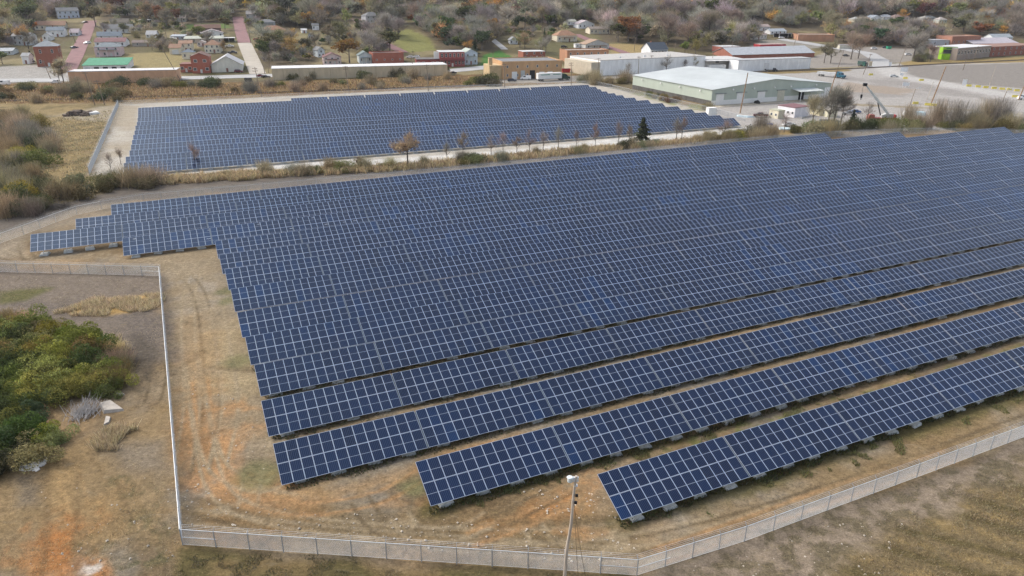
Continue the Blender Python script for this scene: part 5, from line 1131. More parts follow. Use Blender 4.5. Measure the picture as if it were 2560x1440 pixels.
reg('sparse', [bare_tree(s, 520, .8) for s in (41, 42, 43)])
reg('conifer', [conifer(51), conifer(52)])
KIND = {   # colour name: shape, crown colour range, habit word
 'bare grey': ('bare', (.152,.138,.122), .012), 'bare brown': ('bare', (.145,.118,.092), .012), 'bare tan': ('thin', (.22,.185,.125), .03), 'pale trunked bare': ('whitebare', (.26,.235,.215), .03),
 'olive green': ('leafy', (.125,.122,.052), .02), 'dark green': ('leafy', (.062,.074,.032), .015), 'yellow green': ('thin', (.20,.185,.07), .03), 'rusty orange': ('leafy', (.21,.105,.048), .025),
 'golden orange': ('thin', (.30,.175,.06), .03), 'dark red brown': ('leafy', (.115,.052,.042), .015), 'dark evergreen': ('conifer', (.058,.07,.04), .01), 'sparse bare': ('sparse', (.17,.145,.12), .012), 'sparse rusty': ('fewleaf', (.19,.135,.10), .015), 'grey olive': ('thin', (.155,.145,.085), .02)}
FOOT = []
for o in list(COL.objects):
    if o.parent is None and '_W' in o.keys():
        FOOT.append((o.matrix_world.copy() if False else Matrix.Translation(o.location) @ Matrix.Rotation(o.rotation_euler.z, 4, 'Z'), o['_W'], o['_D']))
        for kx in ('_W', '_D', '_h'): del o[kx]
FOOTI = [(m.inverted(), w_, d_) for m, w_, d_ in FOOT]
def on_house(p, mrg=1.5):
    for mi, w_, d_ in FOOTI:
        q = mi @ Vector((p.x, p.y, p.z))
        if -mrg < q.x < w_+mrg and -mrg < q.y < d_+mrg: return True
    return False
STREETS = [[at(*p) for p in L] for L in ([(168,180),(190,140),(213,90),(228,52)], [(645,185),(630,150),(611,107),(602,78),(594,42)], [(1010,132),(960,108),(915,75),(890,48)], [(2195,168),(2200,150),(2170,133),(2100,122),(2030,110),(1950,98)])]
def on_street(p, mrg=6):
    for L in STREETS:
        for a, c in zip(L[:-1], L[1:]):
            d = c-a; t = max(0, min(1, ((p.x-a.x)*d.x+(p.y-a.y)*d.y)/(d.x*d.x+d.y*d.y)))
            if math.hypot(p.x-a.x-t*d.x, p.y-a.y-t*d.y) < mrg: return True
    return False
PEND = {}      # label base -> list of roots (ordinals are given at the end, by bearing)
def tree(kind, where, u, v, H, wide=1.0, p=None):
    shape, col, var = KIND[kind]; p = p or at(u, v)
    tm, cm = R.choice(TREE[shape]); rz = R.uniform(0, 6.28); s = H/10.0
    t = thing('tree', '', 'tree', p, rz, 'trees ' + where); t.scale = (s*wide, s*wide, s)
    k = put('trunk', tm, t); c = put('crown', cm, t)
    f = R.uniform(.82, 1.2); c.color = (*[max(.01, 1.3*(x + R.uniform(-var, var))*f) for x in col], 1)
    if shape in ('bare', 'sparse', 'thin', 'whitebare'): c.color = [x*(1.5 if 'bare' in shape else 1.15) for x in c.color[:3]] + [1]
    PEND.setdefault((kind, where, 'tree'), []).append(t); return t
def pick(w):
    ks = list(w); return R.choices(ks, [w[k] for k in ks])[0]
def in_poly(pts, u, v):
    r = False; n = len(pts)
    for i in range(n):
        (x0, y0), (x1, y1) = pts[i], pts[(i+1) % n]
        if (y0 > v) != (y1 > v) and u < (x1-x0)*(v-y0)/(y1-y0)+x0: r = not r
    return r
def scatter(pts, n, sep):
    us = [p[0] for p in pts]; vs = [p[1] for p in pts]; got = []; tries = 0
    while len(got) < n and tries < n*60:
        tries += 1; u, v = R.uniform(min(us), max(us)), R.uniform(min(vs), max(vs))
        if not in_poly(pts, u, v): continue
        p = at(u, v)
        if on_house(p) or on_street(p) or any((p-q).length < sep for q in got): continue
        got.append(p)
    return got
def grove(where, pts, n, weights, hr=(9, 14), sep=5, wide=1.25):
    n = max(3, round(n*.56)); hr = (hr[0]*1.25, hr[1]*1.38)
    for p in scatter(pts, n, sep): tree(pick(weights), where, 0, 0, R.uniform(*hr), wide*R.uniform(.9, 1.15), p)
MIX = {'bare grey': 4, 'bare brown': 2, 'bare tan': 2, 'grey olive': 2, 'olive green': 1.2, 'dark green': .8, 'rusty orange': .5, 'golden orange': .3, 'pale trunked bare': .7}
GRN = {'olive green': 3, 'dark green': 2, 'grey olive': 2, 'yellow green': 1, 'bare grey': 1.5}
BRN = {'bare grey': 5, 'bare brown': 4, 'pale trunked bare': 1, 'bare tan': 1, 'dark green': .4, 'rusty orange': .4}
# single trees that stand out
for kd, wh, u, v, H, wd in (('olive green', 'beside the top of the left brick street', 240, 66, 17, 1.15), ('golden orange', 'by the tan house on the left slope', 62, 112, 14, 1.1), ('grey olive', 'before the pale grey house on the left', 72, 122, 12, 1.1), ('dark evergreen', 'beside the square brick house', 80, 157, 7, 1.2),
    ('bare grey', 'before the pale grey house on the left', 92, 126, 9, 1), ('rusty orange', 'above the pink house garden', 402, 66, 18, .9), ('dark red brown', 'above the pink house garden', 446, 66, 15, .9), ('bare brown', 'above the pink house garden', 418, 72, 16, 1),
    ('bare brown', 'in the garden right of the pink house', 381, 126, 9, 1), ('olive green', 'in the garden right of the pink house', 399, 126, 7, 1.1), ('yellow green', 'beside the tan hip roofed house', 560, 136, 9, .9), ('bare tan', 'at the peach warehouse left end', 160, 208, 13, 1), ('bare tan', 'at the peach warehouse left end', 150, 208, 11, .9),
    ('rusty orange', 'behind the long beige warehouse', 874, 158, 16, 1.3), ('golden orange', 'in the wood above the white shed', 800, 62, 17, 1.2), ('yellow green', 'above the rust tree', 868, 68, 15, 1), ('dark red brown', 'at the hill top centre', 903, 36, 16, 1.2), ('golden orange', 'below the hill top row', 725, 132, 10, .9),
    ('dark evergreen', 'beside the pale blue maroon shop house', 1187, 140, 12, 1.3), ('golden orange', 'behind the maroon shop', 1172, 132, 9, 1.3), ('yellow green', 'before the grey gabled cottage', 1312, 122, 12, 1.1), ('pale trunked bare', 'beside the beige salmon roofed house', 1271, 72, 19, 1.3), ('dark evergreen', 'left of the cream bungalow', 1361, 93, 7, .8),
    ('yellow green', 'behind the white warehouse', 1738, 140, 12, 1), ('olive green', 'behind the white warehouse', 1712, 136, 10, 1), ('yellow green', 'before the grey dock building', 1733, 176, 9, .7), ('sparse bare', 'before the white warehouse', 1665, 182, 10, 1.2), ('sparse bare', 'before the white warehouse', 1712, 178, 7, 1), ('sparse bare', 'before the white warehouse', 1570, 192, 8, 1),
    ('bare brown', 'in the gravel lot by the yard road', 2127, 148, 17, 1.2), ('bare brown', 'in the gravel lot by the yard road', 2145, 146, 16, 1.3), ('grey olive', 'in the gravel lot behind the brick hall', 2060, 158, 14, 1), ('grey olive', 'in the gravel lot behind the brick hall', 2076, 158, 15, 1), ('bare grey', 'beside the lime green shop', 2282, 148, 19, 1.4), ('bare brown', 'beside the lime green shop', 2325, 154, 11, 1.3), ('bare grey', 'beside the lime green shop', 2300, 152, 10, 1.4),
    ('dark red brown', 'on the right hill top', 2312, 52, 20, 1.2), ('golden orange', 'behind the hillside house row', 2255, 52, 12, 1.2), ('pale trunked bare', 'on the slope above the factory', 2455, 72, 18, 1.2), ('rusty orange', 'on the right hill top', 2480, 60, 19, 1.2),
    ('bare grey', 'among the yard trailers', 2068, 318, 13, 1.1), ('bare grey', 'among the yard trailers', 2082, 318, 14, 1), ('bare brown', 'among the yard trailers', 2030, 321, 12, .9), ('bare brown', 'among the yard trailers', 2100, 316, 11, 1.1), ('dark evergreen', 'among the yard trailers', 2129, 316, 6, 1.4), ('sparse bare', 'left of the crane', 2166, 306, 8, 1),
    ('dark evergreen', 'standing before the far array', 1605, 356, 8.0, 1.8), ('sparse rusty', 'standing before the far array', 1808, 348, 7, 1.3), ('sparse rusty', 'standing before the far array', 1488, 375, 9, .5), ('sparse bare', 'standing before the far array', 1545, 368, 8.5, .6), ('sparse rusty', 'standing before the far array', 1572, 366, 7.5, .6), ('sparse bare', 'standing before the far array', 1690, 356, 8, .9), ('sparse rusty', 'standing before the far array', 1703, 354, 9, .6),
    ('bare tan', 'standing before the far array', 1020, 414, 9.5, 1.3), ('sparse rusty', 'standing before the far array', 1158, 398, 9, .7), ('sparse bare', 'standing before the far array', 1118, 404, 6, .8), ('sparse bare', 'standing before the far array', 1228, 388, 6, .9), ('sparse bare', 'standing before the far array', 1258, 384, 6.5, .9), ('sparse rusty', 'standing before the far array', 1292, 386, 6, 1), ('sparse bare', 'standing before the far array', 1324, 384, 7.5, .8), ('sparse bare', 'standing before the far array', 1358, 380, 6.5, .9), ('sparse bare', 'standing before the far array', 1396, 376, 7.5, .8), ('sparse bare', 'standing before the far array', 1440, 374, 6, .8),
    ('sparse rusty', 'standing before the far array', 490, 420, 7.5, .8), ('sparse bare', 'standing before the far array', 280, 436, 6, .7), ('sparse rusty', 'standing before the far array', 303, 412, 5.5, .7), ('sparse bare', 'standing before the far array', 1960, 330, 7, .9), ('dark red brown', 'standing before the far array', 899, 418, 3.2, .9)):
    tree(kd, wh, u, v, H, wd)
# groves (base polygons on the hillside)
grove('on the dark slope at the left edge', [(-40,60),(90,40),(120,70),(60,108),(-40,140)], 12, GRN, (10,16))
grove('at the left street corner', [(-60,150),(70,135),(80,165),(-60,172)], 8, {'dark green': 3, 'olive green': 2}, (4,7), 3)
grove('above the pale blue house', [(60,22),(210,24),(205,42),(120,46)], 10, MIX, (12,17))
grove('behind the cream bungalow', [(250,24),(480,20),(480,40),(300,42)], 13, MIX, (13,18))
grove('beside the dark carport', [(330,48),(470,46),(465,66),(385,70)], 7, MIX, (9,14))
grove('behind the grey hip roofed house', [(480,34),(580,24),(585,48),(500,48)], 8, GRN, (9,14))
grove('at the head of the middle brick street', [(615,30),(700,22),(720,46),(640,52)], 9, GRN, (9,14))
grove('behind the white cottage', [(660,48),(790,40),(800,74),(690,68)], 13, {'olive green': 3, 'dark green': 3, 'bare grey': 2, 'grey olive': 2}, (12,17), 5)
grove('in the thicket beside the concrete lane', [(655,112),(780,98),(800,130),(780,160),(660,166)], 22, {'grey olive': 3, 'bare grey': 3, 'dark green': 2.5, 'olive green': 2, 'golden orange': .5}, (7,12), 4)
grove('left of the rust tree', [(790,84),(860,78),(860,130),(815,138)], 8, {'grey olive': 3, 'bare grey': 3, 'yellow green': 1}, (8,13), 4)
grove('right of the rust tree', [(905,70),(1000,95),(985,132),(925,148)], 9, {'bare grey': 4, 'bare brown': 3, 'dark green': 1}, (9,15), 5)
grove('beside the upper brick street', [(820,40),(1010,30),(1010,62),(930,66),(900,45)], 11, MIX, (12,17))
grove('in the dense wood behind the maroon shop', [(1030,62),(1235,56),(1242,104),(1232,128),(1110,126),(1085,98)], 34, {'bare grey': 5, 'bare brown': 3, 'olive green': 1.5, 'dark green': 2, 'bare tan': 1.5}, (9,15), 4.5)
grove('around the white farmhouse', [(1120,22),(1290,20),(1290,44),(1130,40)], 10, MIX, (13,18))
grove('above the cream bungalow', [(1285,40),(1480,34),(1470,66),(1300,72)], 16, {'bare tan': 3, 'bare grey': 4, 'grey olive': 2, 'pale trunked bare': 1}, (10,15), 5)
grove('behind the small red brick house', [(1265,110),(1340,118),(1400,128),(1390,138),(1270,130)], 8, {'bare grey': 2, 'dark green': 1, 'yellow green': 1}, (5,8), 4)
grove('in the brown wood above the white church house', [(1490,48),(1880,34),(1885,110),(1770,128),(1700,122),(1630,112),(1520,100)], 62, BRN, (11,17), 5)
grove('between the cottage and the brick store', [(1885,30),(2075,36),(2080,78),(1960,74),(1900,62)], 22, MIX, (11,16), 5)
grove('on the dark bank behind the green bins', [(2070,84),(2360,84),(2365,116),(2250,118),(2100,110)], 30, {'bare grey': 4, 'dark green': 3, 'olive green': 2, 'bare brown': 2}, (8,13), 4.5)
grove('along the left brick street', [(230,70),(330,66),(320,100),(236,120)], 6, {'olive green': 2, 'bare grey': 2}, (5,8), 5)
grove('between the cream houses and the lane', [(470,66),(585,70),(590,130),(480,104)], 9, {'bare grey': 3, 'olive green': 2, 'yellow green': 1}, (6,10), 5)
grove('on the slope left of the lawn', [(900,60),(1000,90),(1000,130),(900,120)], 12, {'bare grey': 4, 'bare brown': 2, 'dark green': 1.5}, (8,13), 4)
grove('beyond the blue maroon shops', [(1100,112),(1240,104),(1240,130),(1190,134)], 9, {'dark green': 2, 'bare grey': 3}, (7,11), 4)
grove('around the tan mound and cream ranch house', [(1400,66),(1500,70),(1640,116),(1500,110)], 9, BRN, (8,12), 5)
grove('above the hillside house row', [(2080,18),(2380,20),(2360,40),(2100,36)], 16, MIX, (13,18))
grove('on the slope above the factory', [(2370,40),(2620,36),(2620,92),(2480,96),(2380,80)], 26, MIX, (11,17), 5)
def mass_veg(name, label, pts_list, n, weights, hr, shape_mesh, cat='trees'):
    """a far-off wood: crowns and trunks of many trees in one mesh"""
    Qs, Cs = [], []
    for i in range(n):
        pts = R.choice(pts_list); us = [p[0] for p in pts]; vs = [p[1] for p in pts]
        for _ in range(40):
            u, v = R.uniform(min(us), max(us)), R.uniform(min(vs), max(vs))
            if in_poly(pts, u, v): break
        p = at(u, v)
        if on_house(p, 3) or on_street(p): continue
        kd = pick(weights); shape, col, var = KIND[kd]; tm, cm = R.choice(TREE[shape]); H = R.uniform(*hr)/10
        co = np.empty(len(cm.vertices)*3, np.float32); cm.vertices.foreach_get('co', co); co = co.reshape(-1, 4, 3)[::3]
        mid = co.mean(1, keepdims=True); co = mid + (co-mid)*1.8; co = co*np.array([1.3, 1.3, 1.05]) - np.array([0, 0, 1.6])
        a = R.uniform(0, 6.28); rot = np.array([[math.cos(a), -math.sin(a), 0], [math.sin(a), math.cos(a), 0], [0, 0, 1]])
        Qs.append((co @ rot.T)*H + np.array([p.x, p.y, p.z])); f = R.uniform(.8, 1.2)
        c = [max(.01, (1.95 if shape != 'leafy' else 1.5)*(x+R.uniform(-var, var))*f) for x in col]; Cs.append(np.tile(np.array([*c, 1], np.float32), (len(co)*4, 1)))
    Q = np.concatenate(Qs); me = qmesh(name, Q, [M_FOLM]); ca = me.color_attributes.new('Col', 'FLOAT_COLOR', 'POINT'); ca.data.foreach_set('color', np.concatenate(Cs).ravel())
    return tag(put(name, me), label, cat, None, 'stuff')
mass_veg('far_wood', 'grey and rust autumn wood along the top of the hill', [[(-150,-18),(2750,-18),(2750,18),(-150,18)], [(-150,-6),(2750,-6),(2750,38),(1480,44),(900,30),(-150,30)], [(1240,14),(2600,14),(2600,44),(1480,50),(1290,52)]], 1900, {**MIX, 'rusty orange': 1.3, 'golden orange': .8}, (16,23), None)
mass_veg('hillside_wood', 'dense brown and grey woods on the slope above the shops', [[(1030,64),(1235,58),(1242,102),(1232,124),(1110,124),(1085,98)], [(1490,50),(1880,36),(1885,108),(1770,124),(1700,120),(1630,110),(1520,98)], [(1490,50),(1880,36),(1885,108),(1770,124),(1700,120),(1630,110),(1520,98)], [(2070,88),(2360,88),(2362,114),(2250,116),(2100,108)], [(2375,42),(2620,38),(2620,92),(2480,94),(2385,80)], [(1890,32),(2070,38),(2075,76),(1960,70),(1900,58)], [(660,50),(790,44),(798,72),(700,66)], [(-40,50),(80,40),(110,66),(60,104),(-40,130)], [(250,26),(600,24),(596,56),(480,56),(330,46),(250,50)], [(620,24),(900,24),(890,56),(720,58),(640,54)], [(905,30),(1120,26),(1120,56),(1000,60),(930,60)], [(1120,24),(1290,22),(1290,46),(1130,46)], [(1290,30),(1490,30),(1480,62),(1300,74)], [(60,22),(215,22),(200,44),(110,48)]], 1350, {'bare grey': 4, 'bare brown': 3, 'grey olive': 2.5, 'olive green': 1, 'dark green': 1.2, 'bare tan': 1.5, 'rusty orange': .4, 'golden orange': .3}, (8,16), None)

mass_veg('garden_brush', 'tangled bare brush and small trees filling the town slopes', [[(650,108),(790,96),(802,130),(780,162),(655,168)], [(790,80),(1000,66),(1000,104),(960,90),(800,120)], [(250,56),(470,56),(470,84),(330,90)], [(400,98),(480,92),(470,132),(380,128)], [(590,56),(660,60),(700,62),(640,74)], [(0,60),(70,60),(90,100),(0,130)], [(1290,82),(1420,74),(1400,104),(1300,118)], [(1000,108),(1010,130),(900,150),(880,120)], [(1230,70),(1290,60),(1290,86),(1236,92)]], 420, {'bare grey': 3, 'grey olive': 3, 'olive green': 1.5, 'dark green': 1, 'bare tan': 2}, (3.5,7.5), None)
# shrubs
def shrub_mesh(seed, n, size, lumps=9, twig=0, tall=1.0):
    rng = np.random.default_rng(seed); C = rng.normal(size=(lumps, 3))*np.array([.5, .5, .16]) + np.array([0, 0, .42]); C[:, 2] = np.clip(C[:, 2], .2, .8)*tall; rad = rng.uniform(.3, .52, lumps)
    k = rng.integers(0, lumps, n); d = rng.normal(size=(n, 3)); d /= np.linalg.norm(d, axis=1, keepdims=True)
    c = C[k] + d*(rad[k]*rng.uniform(.55, 1.06, n)**.7)[:, None]; c[:, 2] = np.abs(c[:, 2]); Q = quads(c, size, rng, .35)
    if twig:
        p = np.zeros((twig, 3)); p[:, :2] = rng.normal(size=(twig, 2))*.35; d = rng.normal(size=(twig, 3))*.35; d[:, 2] = rng.uniform(.5, 1.25, twig)*tall; Q = np.concatenate([Q, sliver(p, p+d, np.full(twig, .009), rng)])
    return qmesh('shrub', Q, [M_FOL])
SHRUB = {'near': [shrub_mesh(s, 6500, .038, 13) for s in (61, 62, 63, 64)], 'far': [shrub_mesh(s, 2300, .052, 11, 160) for s in (71, 72, 73, 74)],
         'twig': [shrub_mesh(s, 420, .035, 7, 700, 1.2) for s in (81, 82, 83)], 'neartwig': [shrub_mesh(s, 1200, .03, 8, 1300, 1.0) for s in (85, 86)], 'tuft': [shrub_mesh(s, 0, .05, 3, 900, .9) for s in (88, 89)]}
SK = {'olive': ('far', (.135,.125,.06), .02), 'green': ('far', (.098,.105,.045), .015), 'dark green': ('far', (.068,.072,.038), .01), 'rusty': ('far', (.135,.10,.055), .012), 'twiggy grey': ('twig', (.165,.148,.12), .012), 'twiggy tan': ('twig', (.22,.18,.115), .015), 'yellow': ('far', (.23,.19,.05), .02), 'straw': ('tuft', (.40,.30,.17), .03),
      'leafy green': ('near', (.095,.103,.034), .015), 'leafy dark green': ('near', (.05,.062,.024), .01), 'leafy olive': ('near', (.125,.125,.042), .02), 'orange tinged': ('near', (.155,.11,.042), .015), 'leafy yellow green': ('near', (.19,.17,.055), .02), 'brown twiggy': ('neartwig', (.155,.125,.075), .02), 'straw plumed': ('neartwig', (.37,.28,.165), .03)}
def shrub(kind, where, u, v, r, h=None, p=None):
    shape, col, var = SK[kind]; p = p or at(u, v); me = R.choice(SHRUB[shape]); o = put('shrub', me, None, p - Vector((0,0,.1)), (0, 0, R.uniform(0, 6.28)))
    o.scale = (r*R.uniform(.9,1.15), r*R.uniform(.9,1.15), h or r*R.uniform(.85,1.2)); f = R.uniform(.8, 1.22); bf = 1.65 if 'near' in shape else 1.45; o.color = (*[max(.01, bf*(x+R.uniform(-var, var))*f) for x in col], 1)
    tag(o, '', 'shrub', 'shrubs ' + where); PEND.setdefault((kind, where, 'shrub'), []).append(o)
def bushes(where, pts, n, weights, rr, sep=1.5):
    if 'near thicket' not in where: n = round(n*.58); rr = (rr[0]*1.15, rr[1]*1.2)
    cl = at(214, 1048)
    for p in scatter(pts, n, sep):
        if (p-cl).length > 4.2: shrub(pick(weights), where, 0, 0, R.uniform(*rr), None, p)
NEARMIX = {'leafy green': 3, 'leafy dark green': 3, 'leafy olive': 3, 'leafy yellow green': 2.5, 'orange tinged': 1, 'brown twiggy': .6}
bushes('in the upper part of the near thicket', [(-40,835),(70,825),(170,850),(230,900),(-40,930)], 24, {'leafy green': 1.5, 'orange tinged': 4, 'leafy olive': 2.5, 'leafy yellow green': 2.5, 'leafy dark green': 1}, (2.0,3.2), 1.9)
bushes('in the middle of the near thicket', [(-40,925),(225,900),(285,940),(280,975),(210,990),(-40,1000)], 26, NEARMIX, (1.8,3.0), 1.9)
bushes('in the lower part of the near thicket', [(-40,1000),(175,1000),(165,1060),(200,1085),(180,1110),(60,1160),(-40,1185)], 20, {'leafy dark green': 4, 'leafy green': 2, 'leafy olive': 1.5, 'brown twiggy': .8}, (1.6,2.6), 1.7)
for u, v, r, kd in ((265,885,1.5,'straw plumed'), (285,880,1.4,'straw plumed'), (300,922,1.5,'brown twiggy'), (295,915,1.7,'brown twiggy'), (270,965,1.9,'leafy olive'), (255,950,2.3,'leafy green'), (20,815,2.2,'brown twiggy'), (60,808,1.8,'straw plumed'), (285,968,1.7,'leafy yellow green'), (262,985,1.8,'leafy olive')):
    shrub(kd, 'at the edge of the near thicket', u, v, r)
FARL = {'olive': 2.5, 'green': 1.2, 'dark green': 1, 'twiggy tan': 4, 'twiggy grey': 2, 'rusty': .6, 'yellow': 1}
bushes('in the thicket left of the straw field', [(-30,290),(70,285),(130,340),(130,400),(90,480),(-30,540)], 74, FARL, (2.0,3.6), 2.2)
bushes('in the brush belt along the service road', [(-30,470),(130,455),(230,450),(415,462),(330,475),(200,490),(110,540),(-30,570)], 38, {'dark green': 3, 'olive': 2, 'twiggy tan': 3, 'rusty': 1, 'yellow': .5, 'twiggy grey': 1}, (1.8,3.4), 2.4)
bushes('along the railway bank', [(-20,222),(480,216),(480,240),(300,256),(-20,262)], 44, {'dark green': 3, 'rusty': 3, 'olive': 2, 'twiggy tan': 2}, (2,3.8), 3)
bushes('before the peach warehouse', [(185,212),(300,212),(420,212),(560,212),(560,222),(185,226)], 18, {'dark green': 3, 'green': 2, 'olive': 2, 'twiggy grey': 1}, (2.2,4.4), 3)
bushes('on the bank below the beige warehouse', [(560,212),(1120,192),(1230,196),(1230,214),(700,236),(560,240)], 42, {'rusty': 4, 'twiggy tan': 4, 'olive': 1.5, 'twiggy grey': 1.5, 'dark green': .6}, (1.8,3.4), 3)
for u, v, r, kd in ((732,200,2.4,'green'), (783,198,2,'twiggy tan'), (908,197,3,'green'), (925,196,2.4,'green'), (990,192,3.4,'green'), (1010,190,2.6,'olive'), (1112,186,3.6,'green'), (1040,190,2,'twiggy tan')): shrub(kd, 'against the beige warehouse wall', u, v, r, r*1.5)
bushes('left of the tan brick depot', [(1180,208),(1250,196),(1262,206),(1230,216)], 8, {'dark green': 2, 'green': 1, 'twiggy grey': 1}, (2.2,4), 2.5)
bushes('between the far array and the white warehouse', [(1440,206),(1560,200),(1580,218),(1520,216)], 16, {'twiggy tan': 3, 'dark green': 1.5, 'rusty': 1.5, 'twiggy grey': 2}, (2,4), 2.5)
bushes('along the sage warehouse left wall', [(1560,222),(1700,252),(1780,274),(1800,284),(1640,248)], 20, {'olive': 2, 'green': 2, 'twiggy tan': 2, 'rusty': 1}, (1.0,1.9), 1.8)
bushes('in the strip before the far array', [(430,444),(700,430),(960,418),(1200,402),(1500,372),(1800,348),(1800,356),(1500,380),(1200,412),(960,430),(700,440)], 46, {'twiggy tan': 3, 'olive': 2, 'dark green': 1, 'green': 1, 'twiggy grey': 2}, (1.1,2.4), 2)
bushes('in the hedge behind the near array', [(1800,346),(1950,334),(2150,322),(2300,318),(2600,318),(2600,332),(2300,330),(2150,334),(1950,346),(1820,358)], 60, {'olive': 4, 'green': 3, 'dark green': 2, 'twiggy tan': 1.5, 'yellow': .4}, (1.9,3.6), 2.2)
for u, v, r, kd in ((2340,312,5,'twiggy tan'), (2385,318,5,'twiggy grey'), (2460,312,5,'twiggy tan'), (2500,310,5,'twiggy grey'), (2430,318,4,'twiggy grey'), (1900,336,4,'twiggy grey'), (2270,310,4,'twiggy tan'), (2480,314,5,'twiggy grey')): shrub(kd, 'standing tall out of the hedge', u, v, r*.75, r*1.35)
for u, v, kd, H in ((1060, 410, 'twiggy tan', 1.6), (960, 422, 'olive', 1.5), (1190, 400, 'twiggy grey', 1.7), (1340, 386, 'twiggy tan', 1.6), (1410, 380, 'olive', 1.4), (1460, 376, 'twiggy tan', 1.5), (1640, 360, 'olive', 1.8), (1580, 364, 'twiggy tan', 1.7), (860, 426, 'twiggy tan', 1.6), (780, 430, 'twiggy tan', 1.5)): shrub(kd, 'filling gaps of the strip before the far array', u, v, H)
for u in (2172, 2190, 2207, 2225, 2242): shrub('green' if u % 2 else 'olive', 'in the hedge before the crane', u, 314 + (u % 3), 2.6)
bushes('at the foot of the wood by the lime shop', [(2290,142),(2345,140),(2350,156),(2290,156)], 10, {'dark green': 2, 'olive': 1, 'twiggy grey': 1}, (2,3.2), 2)
bushes('among the hillside gardens', [(320,70),(480,62),(520,66),(450,140),(330,150)], 12, {'olive': 2, 'green': 1, 'twiggy tan': 2}, (1.4,2.6), 3)

# dry grass and weeds (nobody could count the blades)
def grass(name, label, polys, n, h, w, col, var=.25, lean=.35, cluster=0, edge=6):
    rng = np.random.default_rng(abs(hash(label)) % 1000 if False else len(label)*7+n); pts = []
    per = n // len(polys)
    for P in polys:
        W = np.array([tuple(at(u, v)) for u, v in P]); lo, hi = W.min(0), W.max(0); poly = [(a, b) for a, b, c in W]; k = 0
        while k < per:
            xy = rng.uniform(lo[:2], hi[:2], (per, 2)); d = inside(np.array(poly), xy[:, 0], xy[:, 1]); ed = fbm(xy[:, 0]*.5, xy[:, 1]*.5, 3)
            ok = (d > (ed-.5)*edge) & (vnoise(xy[:, 0]*.9+5, xy[:, 1]*.9) > (.45 if cluster else -1)); xy = xy[ok]; pts.append(xy); k += len(xy) if len(xy) else per
    xy = np.concatenate(pts)[:n]; m = len(xy); p = np.stack([xy[:, 0], xy[:, 1], terr_big(xy[:, 0], xy[:, 1])-.03], 1)
    d = rng.normal(size=(m, 3))*lean; d[:, 2] = 1; q = p + d*(h*rng.uniform(.5, 1.3, m))[:, None]
    Q = sliver(p, q, w*rng.uniform(.6, 1.4, m), rng); me = qmesh(name, Q, [M_FOLM]); ca = me.color_attributes.new('Col', 'FLOAT_COLOR', 'POINT')
    f = rng.uniform(1-var, 1+var, (m, 1)); c = np.clip(np.array(col)*f + rng.normal(size=(m, 3))*.012, .01, 1); c = np.concatenate([c, np.ones((m, 1))], 1)
    ca.data.foreach_set('color', np.repeat(c, 4, 0).astype(np.float32).ravel()); return tag(put(name, me), label, 'grass', None, 'stuff')
grass('tall_grass', 'tall tan grass strip between the two arrays', [[(330,450),(700,432),(1000,418),(1000,428),(700,444),(400,462)], [(1000,414),(1500,370),(1900,336),(1900,344),(1500,382),(1000,428)]], 16000, 1.3, .10, (.46,.36,.23))
grass('meadow_grass', 'dry golden grass in the bottom right meadow', [[(2120,1440),(2250,1330),(2400,1262),(2560,1190),(2700,1130),(2700,1500),(2100,1520)]], 20000, .14, .020, (.30,.245,.155))
grass('field_grass', 'dry straw grass of the field left of the far array', [[(120,300),(285,275),(225,430),(330,450),(200,470),(120,440)], [(-60,300),(120,300),(120,470),(-60,540)]], 7000, .45, .09, (.40,.33,.215), cluster=1)
grass('straw_grass', 'straw coloured grass patch beside the left fence', [[(140,780),(230,752),(392,738),(396,766),(230,792)]], 6000, .6, .035, (.50,.41,.28))
grass('straw_grass', 'straw coloured grass clump below the broken concrete', [[(240,1100),(290,1070),(330,1085),(310,1115),(280,1130)], [(225,845),(300,840),(330,890),(280,905)]], 2600, .7, .03, (.48,.39,.26))
grass('dry_tufts', 'short dry tufts scattered over the dirt at lower left', [[(0,1190),(120,1180),(430,1100),(450,1370),(460,1440),(0,1440)], [(0,690),(395,700),(410,860),(100,800),(0,780)]], 9000, .10, .018, (.40,.32,.205), cluster=1)
grass('dry_tufts', 'grey brown tufts on the bare ground outside the right fence', [[(1640,1440),(1900,1335),(2300,1205),(2560,1110),(2560,1190),(2250,1330),(2120,1440)], [(470,1392),(1000,1420),(1560,1445),(1500,1480),(460,1470)]], 11000, .10, .018, (.24,.205,.145), cluster=1)
grass('dry_tufts', 'thin dry tufts between the front rows and the fence', [[(480,1250),(700,1260),(1100,1290),(1500,1330),(1590,1400),(470,1330)], [(440,800),(590,800),(640,1000),(680,1180),(450,1180)], [(1600,1310),(2560,1000),(2560,1060),(1700,1360)]], 7000, .07, .016, (.33,.265,.17), cluster=1)
grass('weeds', 'dark green weeds in the dirt left of the fence corner', [[(470,1385),(900,1410),(900,1470),(440,1470)]], 2500, .12, .022, (.13,.125,.07), cluster=1)
grass('weeds', 'green weeds under and between the front panel rows', [[(1640,1128),(1830,1082),(2300,952),(2560,876),(2560,890),(2300,968),(1830,1100)], [(1570,1305),(1900,1200),(2300,1072),(2560,988),(2560,1000),(2300,1090),(1900,1220)], [(1090,1275),(1430,1168),(1620,1120),(1620,1130),(1430,1182),(1100,1290)]], 9000, .22, .03, (.17,.165,.075), cluster=1)
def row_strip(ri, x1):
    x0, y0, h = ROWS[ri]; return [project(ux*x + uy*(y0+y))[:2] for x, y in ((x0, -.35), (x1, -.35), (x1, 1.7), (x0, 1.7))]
grass('weeds', 'dark green weeds along the drip lines of the front rows', [row_strip(0, 95), row_strip(1, 110), row_strip(2, 125), row_strip(3, 145), row_strip(4, 165), row_strip(5, 180)], 60000, .22, .05, (.085,.085,.042), edge=1.6)  # dense dark weeds, their colour also deepening the shade below the low edges
